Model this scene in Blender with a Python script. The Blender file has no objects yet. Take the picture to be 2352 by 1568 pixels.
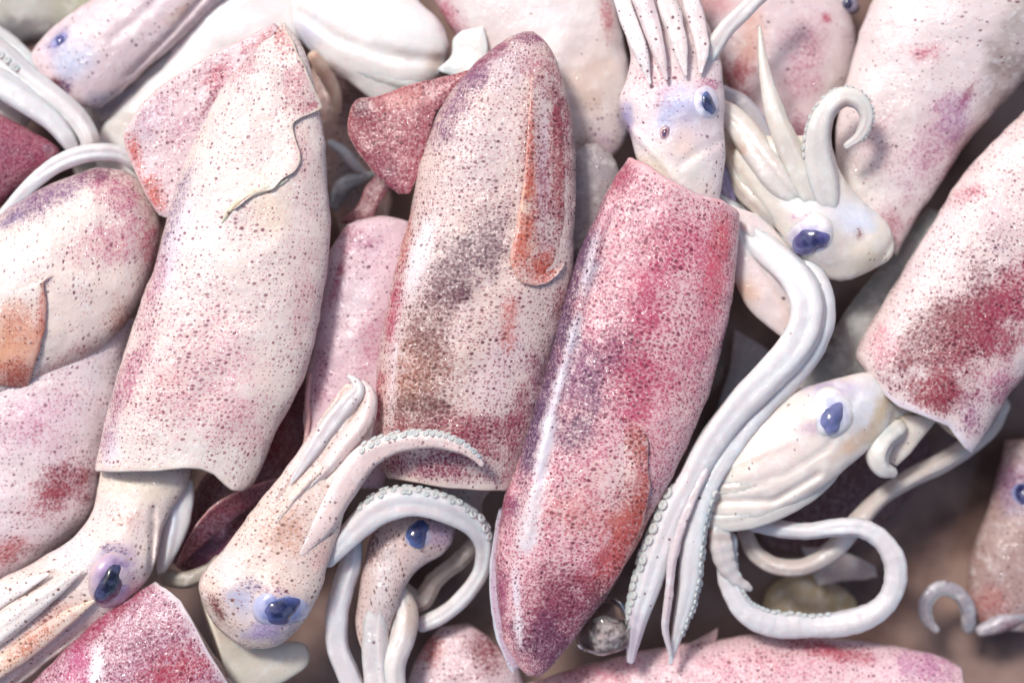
import bpy, math, random
import numpy as np
from mathutils import Vector
from mathutils.bvhtree import BVHTree
R = math.radians
random.seed(7)
scn = bpy.context.scene
COL = scn.collection

# ------------------------------------------------------------------ camera, sky, sun, exposure
S = 0.32 / 2352.0            # metres per working unit; the view is about 32 cm wide
H = 5560.0                   # camera height above the pile, working units
CX, CY = 1176.0, 784.0
cam_d = bpy.data.cameras.new('camera')
cam = bpy.data.objects.new('camera', cam_d); COL.objects.link(cam)
cam.location = (0, 0, H * S)
cam_d.sensor_width = 36.0
cam_d.lens = 36.0 * H / 2352.0
cam_d.clip_start = 0.01; cam_d.clip_end = 20
cam_d.dof.use_dof = True
cam_d.dof.focus_distance = (H - 90) * S
cam_d.dof.aperture_fstop = 4.2
scn.camera = cam

SUN_EL, SUN_AZ = 56.0, -38.0      # azimuth measured from +y (top of the picture) to +x
world = bpy.data.worlds.new('World'); scn.world = world
world.use_nodes = True
wn = world.node_tree.nodes; wl = world.node_tree.links
bg = wn['Background']
sky = wn.new('ShaderNodeTexSky'); sky.sky_type = 'NISHITA'; sky.sun_disc = False
sky.sun_elevation = R(SUN_EL); sky.sun_rotation = R(SUN_AZ)
sky.dust_density = 3.0; sky.air_density = 1.0; sky.ozone_density = 0.6
wl.new(sky.outputs[0], bg.inputs[0]); bg.inputs[1].default_value = 0.12
sd = bpy.data.lights.new('sun', 'SUN'); sd.energy = 2.2; sd.angle = R(10); sd.color = (1.0, 0.965, 0.93)
sun = bpy.data.objects.new('sun', sd); COL.objects.link(sun)
az, el = R(SUN_AZ), R(SUN_EL)
sdir = Vector((math.sin(az) * math.cos(el), math.cos(az) * math.cos(el), math.sin(el)))
sun.rotation_euler = sdir.to_track_quat('Z', 'Y').to_euler()
sun.location = sdir * 2
vs = scn.view_settings
vs.view_transform = 'Standard'; vs.look = 'None'; vs.gamma = 1.0; vs.use_curve_mapping = False
vs.exposure = 0.34

# ------------------------------------------------------------------ small maths
def lin(c):
    c = np.asarray(c, float) / 255.0
    return np.where(c <= 0.04045, c / 12.92, ((c + 0.055) / 1.055) ** 2.4)

def _h(i, j, k):
    n = (i * 374761393 + j * 668265263 + k * 2147483647) & 0xffffffff
    n = ((n ^ (n >> 13)) * 1274126177) & 0xffffffff
    return ((n ^ (n >> 16)) & 0xffff) / 65535.0

def vnoise(p):
    q = np.floor(p).astype(np.int64); f = p - q; f = f * f * (3 - 2 * f)
    x, y, z = q[..., 0], q[..., 1], q[..., 2]; r = 0
    for a in (0, 1):
        wa = f[..., 0] if a else 1 - f[..., 0]
        for b in (0, 1):
            wb = f[..., 1] if b else 1 - f[..., 1]
            for c in (0, 1):
                wc = f[..., 2] if c else 1 - f[..., 2]
                r = r + wa * wb * wc * _h(x + a, y + b, z + c)
    return r

def fbm(p, o=3):
    s = 0; a = 0.5; t = 0
    for i in range(o):
        s = s + a * vnoise(p * (2 ** i) + 17.3 * i); t += a; a *= 0.5
    return s / t

def W(x, y, z):                 # the point at height z that the camera sees at (x, y)
    k = 1 - z / H
    return np.stack([(x - CX) * k, (CY - y) * k, z + 0 * x], -1)

def IMG(v):
    k = 1 - v[..., 2] / H
    return v[..., 0] / k + CX, CY - v[..., 1] / k

def spline(p, step=9.0, lead=3):
    """centripetal-ish Catmull-Rom through rows of p, resampled evenly by the first `lead` columns"""
    p = np.asarray(p, float)
    if len(p) == 2: p = np.array([p[0], (p[0] + p[1]) / 2, p[1]])
    e = np.vstack([2 * p[0] - p[1], p, 2 * p[-1] - p[-2]])
    out = []
    for i in range(1, len(e) - 2):
        a, b, c, d = e[i - 1], e[i], e[i + 1], e[i + 2]
        for t in np.linspace(0, 1, 24, endpoint=False):
            out.append(0.5 * (2 * b + (c - a) * t + (2 * a - 5 * b + 4 * c - d) * t * t + (3 * b - a - 3 * c + d) * t ** 3))
    out.append(e[-2]); out = np.array(out)
    s = np.r_[0, np.cumsum(np.linalg.norm(np.diff(out[:, :lead], axis=0), axis=1))]
    n = max(6, int(s[-1] / step) + 1)
    q = np.linspace(0, s[-1], n)
    return np.stack([np.interp(q, s, out[:, k]) for k in range(out.shape[1])], 1)

def unit(a): return a / np.maximum(np.linalg.norm(a, axis=-1, keepdims=True), 1e-9)

# ------------------------------------------------------------------ materials
def new_mat(name):
    m = bpy.data.materials.new(name); m.use_nodes = True
    nt = m.node_tree; return m, nt, nt.nodes, nt.links, nt.nodes['Principled BSDF']

def math_n(nt, op, a, b=None, c=None, clamp=False):
    n = nt.nodes.new('ShaderNodeMath'); n.operation = op; n.use_clamp = clamp
    for i, v in enumerate((a, b, c)):
        if v is None: continue
        if isinstance(v, (int, float)): n.inputs[i].default_value = v
        else: nt.links.new(v, n.inputs[i])
    return n.outputs[0]

def mix_n(nt, f, a, b, blend='MIX'):
    n = nt.nodes.new('ShaderNodeMix'); n.data_type = 'RGBA'; n.blend_type = blend
    for s, v in ((n.inputs[0], f), (n.inputs[6], a), (n.inputs[7], b)):
        if isinstance(v, (int, float)): s.default_value = v
        elif isinstance(v, (tuple, list, np.ndarray)): s.default_value = (*v[:3], 1)
        else: nt.links.new(v, s)
    return n.outputs[2]

def maprange(nt, v, a, b, c=0.0, d=1.0, smooth=True):
    n = nt.nodes.new('ShaderNodeMapRange')
    if smooth: n.interpolation_type = 'SMOOTHSTEP'
    nt.links.new(v, n.inputs[0])
    for i, x in enumerate((a, b, c, d)): n.inputs[1 + i].default_value = x
    return n.outputs[0]

def skin_mat(name, rough=0.42, sss=0.26, coat=0.65, bump=1.0, grain=1.0, dotscale=1.0):
    m, nt, N, L, P = new_mat(name)
    tc = N.new('ShaderNodeTexCoord'); oi = N.new('ShaderNodeObjectInfo')
    va = N.new('ShaderNodeVectorMath'); va.operation = 'ADD'
    L.new(tc.outputs['Object'], va.inputs[0]); L.new(oi.outputs['Random'], va.inputs[1])
    co = va.outputs[0]
    fl = N.new('ShaderNodeAttribute'); fl.attribute_name = 'flesh'
    pg = N.new('ShaderNodeAttribute'); pg.attribute_name = 'pigment'
    sp = N.new('ShaderNodeAttribute'); sp.attribute_name = 'spots'
    def noise(sc, det, ro=0.6):
        n = N.new('ShaderNodeTexNoise'); n.inputs['Scale'].default_value = sc
        n.inputs['Detail'].default_value = det; n.inputs['Roughness'].default_value = ro
        L.new(co, n.inputs['Vector']); return n
    def voro(sc, rnd=0.85):
        n = N.new('ShaderNodeTexVoronoi'); n.inputs['Scale'].default_value = sc
        n.inputs['Randomness'].default_value = rnd; L.new(co, n.inputs['Vector']); return n
    nf = noise(900, 3, 0.65); nm = noise(260, 4); nb = noise(60, 3)
    uvn = N.new('ShaderNodeAttribute'); uvn.attribute_name = 'skinco'
    wob = N.new('ShaderNodeVectorMath'); wob.operation = 'MULTIPLY_ADD'      # unevenly stretched skin
    nw = N.new('ShaderNodeTexNoise'); nw.inputs['Scale'].default_value = 0.02; nw.inputs['Detail'].default_value = 2
    L.new(uvn.outputs['Vector'], nw.inputs['Vector'])
    L.new(nw.outputs['Color'], wob.inputs[0]); wob.inputs[1].default_value = (10, 10, 0); L.new(uvn.outputs['Vector'], wob.inputs[2])
    uv = wob.outputs[0]
    def v2d(sc, rnd):
        n = N.new('ShaderNodeTexVoronoi'); n.voronoi_dimensions = '2D'; n.inputs['Scale'].default_value = sc
        n.inputs['Randomness'].default_value = rnd; L.new(uv, n.inputs['Vector'])
        q = N.new('ShaderNodeSeparateColor'); L.new(n.outputs['Color'], q.inputs[0]); return n.outputs['Distance'], q
    nd = N.new('ShaderNodeTexNoise'); nd.inputs['Scale'].default_value = 0.013; nd.inputs['Detail'].default_value = 3; L.new(uvn.outputs['Vector'], nd.inputs['Vector'])
    al = pg.outputs['Alpha']; spo = math_n(nt, 'MULTIPLY', sp.outputs['Fac'], maprange(nt, nd.outputs[0], 0.34, 0.62, 0.35, 1.25))
    g3 = math_n(nt, 'MULTIPLY', al, 2.2, clamp=True)
    st = math_n(nt, 'MULTIPLY', math_n(nt, 'SUBTRACT', nf.outputs[0], 0.5), 1.7 * grain)
    st2 = math_n(nt, 'MULTIPLY', math_n(nt, 'SUBTRACT', nm.outputs[0], 0.5), 1.0)
    var = math_n(nt, 'MULTIPLY', math_n(nt, 'ADD', st, st2), g3)
    ala = math_n(nt, 'ADD', al, math_n(nt, 'MULTIPLY', var, 0.9), clamp=True)     # uneven pigment amount
    fac = math_n(nt, 'MULTIPLY', ala, math_n(nt, 'MULTIPLY_ADD', ala, 0.26, 0.70))
    # flesh with faint warm and cool clouding
    cl = mix_n(nt, maprange(nt, nb.outputs[0], 0.3, 0.7, 0.08, 0.42), mix_n(nt, 1.0, fl.outputs['Color'], (0.93, 0.905, 0.90), 'MULTIPLY'), (0.58, 0.48, 0.46), 'MIX')
    cl = mix_n(nt, maprange(nt, nm.outputs[0], 0.5, 0.72, 0, 0.40), cl, (0.84, 0.82, 0.80), 'MIX')
    pgc = mix_n(nt, 1.0, pg.outputs['Color'], (0.70, 0.54, 0.62), 'MULTIPLY')
    c = mix_n(nt, fac, cl, pgc)
    # fine pale granules between the pigment cells, partly wet glints painted into the colour
    dg, qg = v2d(0.16, 1.0)
    gr = math_n(nt, 'MULTIPLY', maprange(nt, dg, 0.42, 0.12), maprange(nt, qg.outputs[0], 0.45, 0.7))
    gr = math_n(nt, 'MULTIPLY', gr, math_n(nt, 'MULTIPLY', math_n(nt, 'MULTIPLY', ala, math_n(nt, 'SUBTRACT', 1.1, al)), 0.62 * grain))
    # small chromatophores: crowd together and swell where the skin is coloured
    db, qb = v2d(0.150 * dotscale, 0.95)
    rb = math_n(nt, 'MULTIPLY_ADD', ala, 0.30, math_n(nt, 'MULTIPLY_ADD', qb.outputs[1], 0.14, 0.17))
    onb = math_n(nt, 'LESS_THAN', qb.outputs[0], math_n(nt, 'MULTIPLY_ADD', ala, 1.1, math_n(nt, 'MULTIPLY', math_n(nt, 'SUBTRACT', spo, 0.12), 0.30)))
    d2 = math_n(nt, 'MULTIPLY', maprange(nt, math_n(nt, 'DIVIDE', db, rb), 1.25, 0.5), onb)
    dn, qn = v2d(0.125 * dotscale, 1.0)
    net = math_n(nt, 'MULTIPLY', maprange(nt, dn, 0.22, 0.5), math_n(nt, 'MULTIPLY', spo, 0.42, clamp=True))
    c = mix_n(nt, net, c, (0.60, 0.43, 0.40))
    dkb = mix_n(nt, 0.62, (0.10, 0.02, 0.035), pg.outputs['Color'])
    c = mix_n(nt, math_n(nt, 'MULTIPLY', d2, 0.70), c, dkb)
    c = mix_n(nt, gr, c, (0.90, 0.76, 0.75))
    # large dark chromatophores
    da, qa = v2d(0.080 * dotscale, 0.66)
    ra = math_n(nt, 'MULTIPLY_ADD', math_n(nt, 'POWER', qa.outputs[1], 3.0), 0.22, 0.105)
    ra = math_n(nt, 'MULTIPLY_ADD', ala, 0.10, ra)
    ona = math_n(nt, 'LESS_THAN', qa.outputs[0], math_n(nt, 'MULTIPLY', math_n(nt, 'SUBTRACT', spo, 0.04), 1.25))
    d1 = math_n(nt, 'MULTIPLY', maprange(nt, math_n(nt, 'DIVIDE', da, ra), 1.3, 0.6), ona)
    d1 = math_n(nt, 'MULTIPLY', d1, math_n(nt, 'MULTIPLY_ADD', qa.outputs[2], 0.42, 0.58))
    dk = mix_n(nt, 0.25, (0.040, 0.012, 0.018), pg.outputs['Color'])
    c = mix_n(nt, d1, c, dk)
    L.new(c, P.inputs['Base Color'])
    P.inputs['Subsurface Weight'].default_value = sss
    P.inputs['Subsurface Radius'].default_value = (1.0, 0.45, 0.35)
    P.inputs['Subsurface Scale'].default_value = 0.003 if sss < .3 else 0.005
    rg = maprange(nt, nm.outputs[0], 0.3, 0.7, rough - 0.1, rough + 0.12)
    L.new(rg, P.inputs['Roughness'])
    P.inputs['IOR'].default_value = 1.38
    P.inputs['Coat Weight'].default_value = coat
    P.inputs['Coat Roughness'].default_value = 0.06
    P.inputs['Coat IOR'].default_value = 1.4
    b1 = N.new('ShaderNodeBump'); b1.inputs['Strength'].default_value = 0.55 * bump; b1.inputs['Distance'].default_value = 0.0006
    hsum = math_n(nt, 'ADD', math_n(nt, 'MULTIPLY', nm.outputs[0], 1.2), math_n(nt, 'MULTIPLY', nf.outputs[0], 0.35))
    hsum = math_n(nt, 'ADD', hsum, math_n(nt, 'MULTIPLY', nb.outputs[0], 1.5))
    hsum = math_n(nt, 'SUBTRACT', hsum, math_n(nt, 'MULTIPLY', d1, 0.12))
    L.new(hsum, b1.inputs['Height'])
    L.new(b1.outputs[0], P.inputs['Normal'])
    ng = noise(560, 2, 0.5)
    b2 = N.new('ShaderNodeBump'); b2.inputs['Strength'].default_value = 1.0 * bump; b2.inputs['Distance'].default_value = 0.0007
    L.new(math_n(nt, 'MULTIPLY_ADD', nm.outputs[0], 0.8, ng.outputs[0]), b2.inputs['Height'])
    L.new(b2.outputs[0], P.inputs['Coat Normal'])
    return m

SKIN = skin_mat('spotted_skin')
PALE = skin_mat('pale_flesh', rough=0.30, sss=0.55, coat=0.6, bump=0.7, grain=0.7, dotscale=0.9)
WHITE = skin_mat('white_tentacle_flesh', rough=0.38, sss=0.6, coat=0.4, bump=0.8, grain=0.5, dotscale=0.9)

def eye_mat():
    m, nt, N, L, P = new_mat('silver_eye')
    a = N.new('ShaderNodeAttribute'); a.attribute_name = 'flesh'
    tc = N.new('ShaderNodeTexCoord')
    n = N.new('ShaderNodeTexNoise'); n.inputs['Scale'].default_value = 420; n.inputs['Detail'].default_value = 4
    L.new(tc.outputs['Object'], n.inputs['Vector'])
    c = mix_n(nt, maprange(nt, n.outputs[0], 0.45, 0.7, 0, 0.3), a.outputs['Color'], (0.62, 0.58, 0.70))
    L.new(c, P.inputs['Base Color'])
    P.inputs['Roughness'].default_value = 0.2; P.inputs['Coat Weight'].default_value = 1.0
    P.inputs['Coat Roughness'].default_value = 0.04
    P.inputs['Subsurface Weight'].default_value = 0.15; P.inputs['Subsurface Scale'].default_value = 0.002
    return m
def pupil_mat():
    m, nt, N, L, P = new_mat('navy_pupil')
    tc = N.new('ShaderNodeTexCoord')
    n = N.new('ShaderNodeTexNoise'); n.inputs['Scale'].default_value = 330; n.inputs['Detail'].default_value = 3
    L.new(tc.outputs['Object'], n.inputs['Vector'])
    a = N.new('ShaderNodeAttribute'); a.attribute_name = 'flesh'
    c = mix_n(nt, maprange(nt, n.outputs[0], 0.42, 0.68, 0, 0.55), a.outputs['Color'], (0.13, 0.13, 0.25))
    L.new(c, P.inputs['Base Color'])
    P.inputs['Roughness'].default_value = 0.22; P.inputs['Coat Weight'].default_value = 1.0
    P.inputs['Coat Roughness'].default_value = 0.03
    return m
EYE = eye_mat(); PUPIL = pupil_mat()

def floor_mat():
    m, nt, N, L, P = new_mat('dark_wet_tray')
    tc = N.new('ShaderNodeTexCoord')
    n = N.new('ShaderNodeTexNoise'); n.inputs['Scale'].default_value = 18; n.inputs['Detail'].default_value = 5
    L.new(tc.outputs['Object'], n.inputs['Vector'])
    c = mix_n(nt, maprange(nt, n.outputs[0], 0.35, 0.7), (0.085, 0.046, 0.038), (0.27, 0.165, 0.135))
    L.new(c, P.inputs['Base Color']); P.inputs['Roughness'].default_value = 0.3
    P.inputs['Coat Weight'].default_value = 0.3; P.inputs['Coat Roughness'].default_value = 0.08
    b = N.new('ShaderNodeBump'); b.inputs['Strength'].default_value = 0.4; b.inputs['Distance'].default_value = 0.002
    L.new(n.outputs[0], b.inputs['Height']); L.new(b.outputs[0], P.inputs['Normal'])
    return m

# ------------------------------------------------------------------ mesh and paint
class Paint:
    """skin colour: flesh tone, pigment patches at places on the animal, dot density"""
    def __init__(s, flesh, spots=0.3, f=(), p=(), pig=(150, 60, 90), base=0.0, d=(), w=()):
        f, p, d, w = list(f), list(p), list(d), list(w)
        s.flesh, s.spots, s.f, s.p, s.pig, s.base, s.d, s.w = flesh, spots, f, p, pig, base, d, w

def blobw(x, y, b, nz, soft=0.55):
    dx, dy = x - b[0], y - b[1]; a = R(b[4]); ca, sa = math.cos(a), math.sin(a)
    u = (dx * ca + dy * sa) / b[2]; v = (-dx * sa + dy * ca) / b[3]
    d = np.sqrt(u * u + v * v) + (nz - 0.5) * 1.35
    t = np.clip((1.42 - d) / 1.25, 0, 1)
    return t * t * (3 - 2 * t)

def apply_paint(me, v, paint, mask=None, sco=None):
    """mask: list of (weights per vertex, rgb) laid over the flesh at the end"""
    n = len(v); x, y = IMG(v)
    nz = fbm(v / 38.0 + 5.0, 3); nz2 = fbm(v / 90.0 + 50.0, 2)
    nz = 0.42 * nz + 0.38 * nz2 + 0.20 * fbm(v / 15.0 + 21.0, 2); nz = (nz - 0.5) * 1.7 + 0.5
    fl = np.tile(lin(paint.flesh), (n, 1))
    for b in paint.f:
        w = (blobw(x, y, b, nz) * b[6])[:, None]; fl = fl * (1 - w) + lin(b[5]) * w
    a = np.full(n, float(paint.base)); pc = np.tile(lin(paint.pig), (n, 1))
    for b in paint.p:
        w = blobw(x, y, b, nz) * b[6]
        na = 1 - (1 - a) * (1 - w)
        k = (w / np.maximum(na, 1e-4))[:, None]
        pc = pc * (1 - k) + lin(b[5]) * k; a = na
    for b in paint.w:          # silvery or bare patches without pigment, one streak with painted shine
        w = blobw(x, y, b, nz) * b[6]; a = a * (1 - w)
        fl = fl * (1 - w[:, None]) + lin(b[5]) * w[:, None]
    sp = np.full(n, float(paint.spots))
    for b in paint.d:
        w = blobw(x, y, b, nz); sp = sp * (1 - w) + b[5] * w
    sp = sp * np.clip(0.35 + 1.3 * nz2, 0.3, 1.4)
    if mask:
        for w, c in mask:
            fl = fl * (1 - w[:, None]) + lin(c) * w[:, None]; a = a * (1 - w); sp = sp * (1 - w)
    for nm, arr in (('flesh', np.c_[fl, np.ones(n)]), ('pigment', np.c_[pc, a])):
        at = me.attributes.new(nm, 'FLOAT_COLOR', 'POINT'); at.data.foreach_set('color', arr.astype(np.float32).ravel())
    at = me.attributes.new('spots', 'FLOAT', 'POINT'); at.data.foreach_set('value', sp.astype(np.float32))
    if sco is None: sco = np.c_[x, y, 0 * x]
    at = me.attributes.new('skinco', 'FLOAT_VECTOR', 'POINT'); at.data.foreach_set('vector', sco.astype(np.float32).ravel())

LASTP = [None]
BV = []            # everything built so far, for laying things on top of it
def build(name, v, faces, mat, root, paint=None, mask=None, bvh=True, label=None, parent=None, sco=None):
    f4 = [f for f in faces]
    # signed volume decides the winding
    vol = 0.0
    A = np.array([(f[0], f[1], f[2]) for f in f4])
    vol = np.einsum('ij,ij->i', v[A[:, 0]], np.cross(v[A[:, 1]], v[A[:, 2]])).sum()
    Bq = np.array([(f[0], f[2], f[3]) for f in f4 if len(f) == 4])
    if len(Bq): vol += np.einsum('ij,ij->i', v[Bq[:, 0]], np.cross(v[Bq[:, 1]], v[Bq[:, 2]])).sum()
    if vol < 0: f4 = [tuple(reversed(f)) for f in f4]
    base = np.array(root.location) if root else np.zeros(3)
    me = bpy.data.meshes.new(name)
    me.from_pydata((v * S - base).tolist(), [], f4)
    me.polygons.foreach_set('use_smooth', [True] * len(f4))
    me.materials.append(mat)
    if paint: apply_paint(me, v, paint, mask, sco)
    me.update()
    o = bpy.data.objects.new(name, me); COL.objects.link(o)
    if parent: o.parent = parent
    elif root: o.parent = root
    if label: o['label'] = label
    o_b = None
    if bvh:
        o_b = BVHTree.FromPolygons(v.tolist(), f4); BV.append(o_b)
    return o, o_b

def hitz(x, y, trees):
    o = Vector((0, 0, H)); p = W(np.array(float(x)), np.array(float(y)), 0.0); d = (Vector(p) - o).normalized()
    best = None
    for t in trees:
        h = t.ray_cast(o, d)
        if h[0] is not None and (best is None or h[0].z > best): best = h[0].z
    return best

def grid_faces(n, m, close=True):
    F = []
    for i in range(n - 1):
        for j in range(m if close else m - 1):
            k = (j + 1) % m
            F.append((i * m + j, i * m + k, (i + 1) * m + k, (i + 1) * m + j))
    return F

def squid(label, x, y, z=-150, cat='squid', group='squid heaped in the pile', name='squid'):
    o = bpy.data.objects.new(name, None); COL.objects.link(o)
    o.empty_display_size = 0.01
    p = W(np.array(float(x)), np.array(float(y)), float(z)) * S
    o.location = p.tolist(); o['label'] = label; o['category'] = cat
    if group: o['group'] = group
    return o

def pairs(name, root, P, z=0.0, ratio=0.55, mat=None, paint=None, open0=False, open1=False, rim=None,
          amp=8.0, sup=2.15, step=9.0, around=84, bumps=(), wall=11.0, inner=(225, 205, 195), depth=150.0,
          creases=(), parent=None, bvh=True, label=None, rimc=None):
    """a hollow or closed fleshy body lofted through (left edge, right edge[, z[, ratio]]) sections"""
    if name == 'mantle': LASTP[0] = paint
    rows = []
    for q in P:
        zz = q[4] if len(q) > 4 else z; rr = q[5] if len(q) > 5 else ratio
        a = W(np.array(float(q[0])), np.array(float(q[1])), float(zz)); b = W(np.array(float(q[2])), np.array(float(q[3])), float(zz))
        rows.append(np.r_[(a + b) / 2, a, b, rr])
    r = spline(rows, step)
    C, A, ra = r[:, :3], (r[:, 6:9] - r[:, 3:6]) / 2, r[:, 9]
    T = unit(np.gradient(C, axis=0)); hw = np.linalg.norm(A, axis=1)
    Nn = unit(np.cross(T, A)); Nn = np.where(Nn[:, 2:3] < 0, -Nn, Nn); Nn[:, 2] = np.maximum(Nn[:, 2], 0.4); Nn = unit(Nn)
    th = np.arange(around) / around * 2 * np.pi
    c, s = np.cos(th), np.sin(th)
    cc = np.sign(c) * np.abs(c) ** (2 / sup); ss = np.sign(s) * np.abs(s) ** (2 / sup)
    V = C[:, None] + A[:, None] * cc[None, :, None] + Nn[:, None] * (hw * ra)[:, None, None] * ss[None, :, None]
    n = len(V)
    out = unit(V - C[:, None])
    if amp:
        d = (fbm(V / 95.0 + 3.1, 3) - 0.5) * 2 * amp + (fbm(V / 26.0 + 9.0, 2) - 0.5) * amp * 0.5
        V = V + out * d[..., None] * np.clip(hw / 60, 0, 1)[:, None, None]
    X, Y = IMG(V)
    for (bx, by, br, bh) in bumps:
        w = np.exp(-((X - bx) ** 2 + (Y - by) ** 2) / (br * br)); V = V + (w * bh * (ss > 0))[..., None] * np.array([0, 0, 1.0])
    for (pts, wd, dp) in creases:       # furrows or ridges running along a line of the body
        cp = np.array(pts, float); dm = np.full(X.shape, 1e9)
        for a, b in zip(cp[:-1], cp[1:]):
            ab = b - a; t = np.clip(((X - a[0]) * ab[0] + (Y - a[1]) * ab[1]) / (ab @ ab), 0, 1)
            dm = np.minimum(dm, np.hypot(X - a[0] - t * ab[0], Y - a[1] - t * ab[1]))
        V = V + (np.exp(-(dm / wd) ** 2) * dp * (ss > -0.1))[..., None] * np.array([0, 0, 1.0])
    def rimshift(V, at_end):
        us = np.array([q[0] for q in rim]); es = np.array([q[1] for q in rim])
        ext = np.interp(c, us, es) * np.where(s >= -0.05, 1.0, 0.3) + (vnoise(np.c_[th * 3, th * 0 + 3, th * 0]) - 0.5) * 7
        k = 10
        for i in range(k):
            w = (1 - i / k) ** 1.5; idx = (n - 1 - i) if at_end else i
            V[idx] += (T[-1] if at_end else -T[0]) * (ext * w)[:, None]
        return V
    rings = [V]
    if rim: V = rimshift(V, open1)
    tot = [V]; mk_in = np.zeros(n * around)
    def inner_rings(at_end):
        nd = max(3, min(n // 2, int(depth / step))); R_ = []
        seq = range(n - 1, n - 1 - nd, -1) if at_end else range(0, nd)
        Cn = V.mean(1)
        first = True
        for q, i in enumerate(seq):
            k = np.clip(1 - wall / max(hw[i], wall * 1.6), 0.2, 1)
            o = C[i] + (V[i] - C[i]) * k
            if first:
                mid = (V[i] + o) / 2 + (T[i] if at_end else -T[i]) * wall * 0.35
                R_.append(mid); first = False
            R_.append(o)
        return np.array(R_)
    if open0: ir = inner_rings(False); V = np.concatenate([ir[::-1], V]); mk0 = len(ir)
    else: mk0 = 0
    if open1: ir = inner_rings(True); V = np.concatenate([V, ir]); mk1 = len(ir)
    else: mk1 = 0
    N2 = len(V)
    v = V.reshape(-1, 3)
    F = grid_faces(N2, around)
    p0, p1 = len(v), len(v) + 1
    v = np.vstack([v, V[0].mean(0), V[-1].mean(0)])
    for j in range(around):
        k = (j + 1) % around
        F.append((p0, k, j)); F.append((p1, (N2 - 1) * around + j, (N2 - 1) * around + k))
    al_ = np.r_[0, np.cumsum(np.linalg.norm(np.diff(V.mean(1), axis=0), axis=1))]
    hm_ = 0.6 * hw.mean() + 0.4 * np.interp(np.linspace(0, 1, N2), np.linspace(0, 1, n), hw)
    tha = (th + np.pi / 2) % (2 * np.pi) - np.pi / 2 - np.pi / 2        # zero at the top, seam below
    so_ = root.location.x * 9000 % 977
    sco = np.stack([np.repeat(al_[:, None], around, 1) + so_, hm_[:, None] * tha[None] * 0.9 + 500, 0 * al_[:, None] + 0 * tha[None]], -1).reshape(-1, 3)
    sco = np.vstack([sco, sco[0], sco[-1]])
    mask = None
    if mk0 or mk1:
        w = np.zeros(N2)
        if mk0: w[:mk0 - 0] = 1
        if mk1: w[-mk1:] = 1
        w = np.repeat(w, around); w = np.r_[w, 0, 0]
        mask = [(w, inner)]
        if rimc is not None:
            w2 = np.zeros(N2)
            if mk0: w2[mk0:mk0 + 2] = (0.9, 0.35)
            if mk1: w2[N2 - mk1 - 2:N2 - mk1] = (0.35, 0.9)
            w2 = np.r_[np.repeat(w2, around), 0, 0]; mask.append((w2, rimc))
    return build(name, v, F, mat or SKIN, root, paint, mask, bvh, label, parent, sco)

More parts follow.
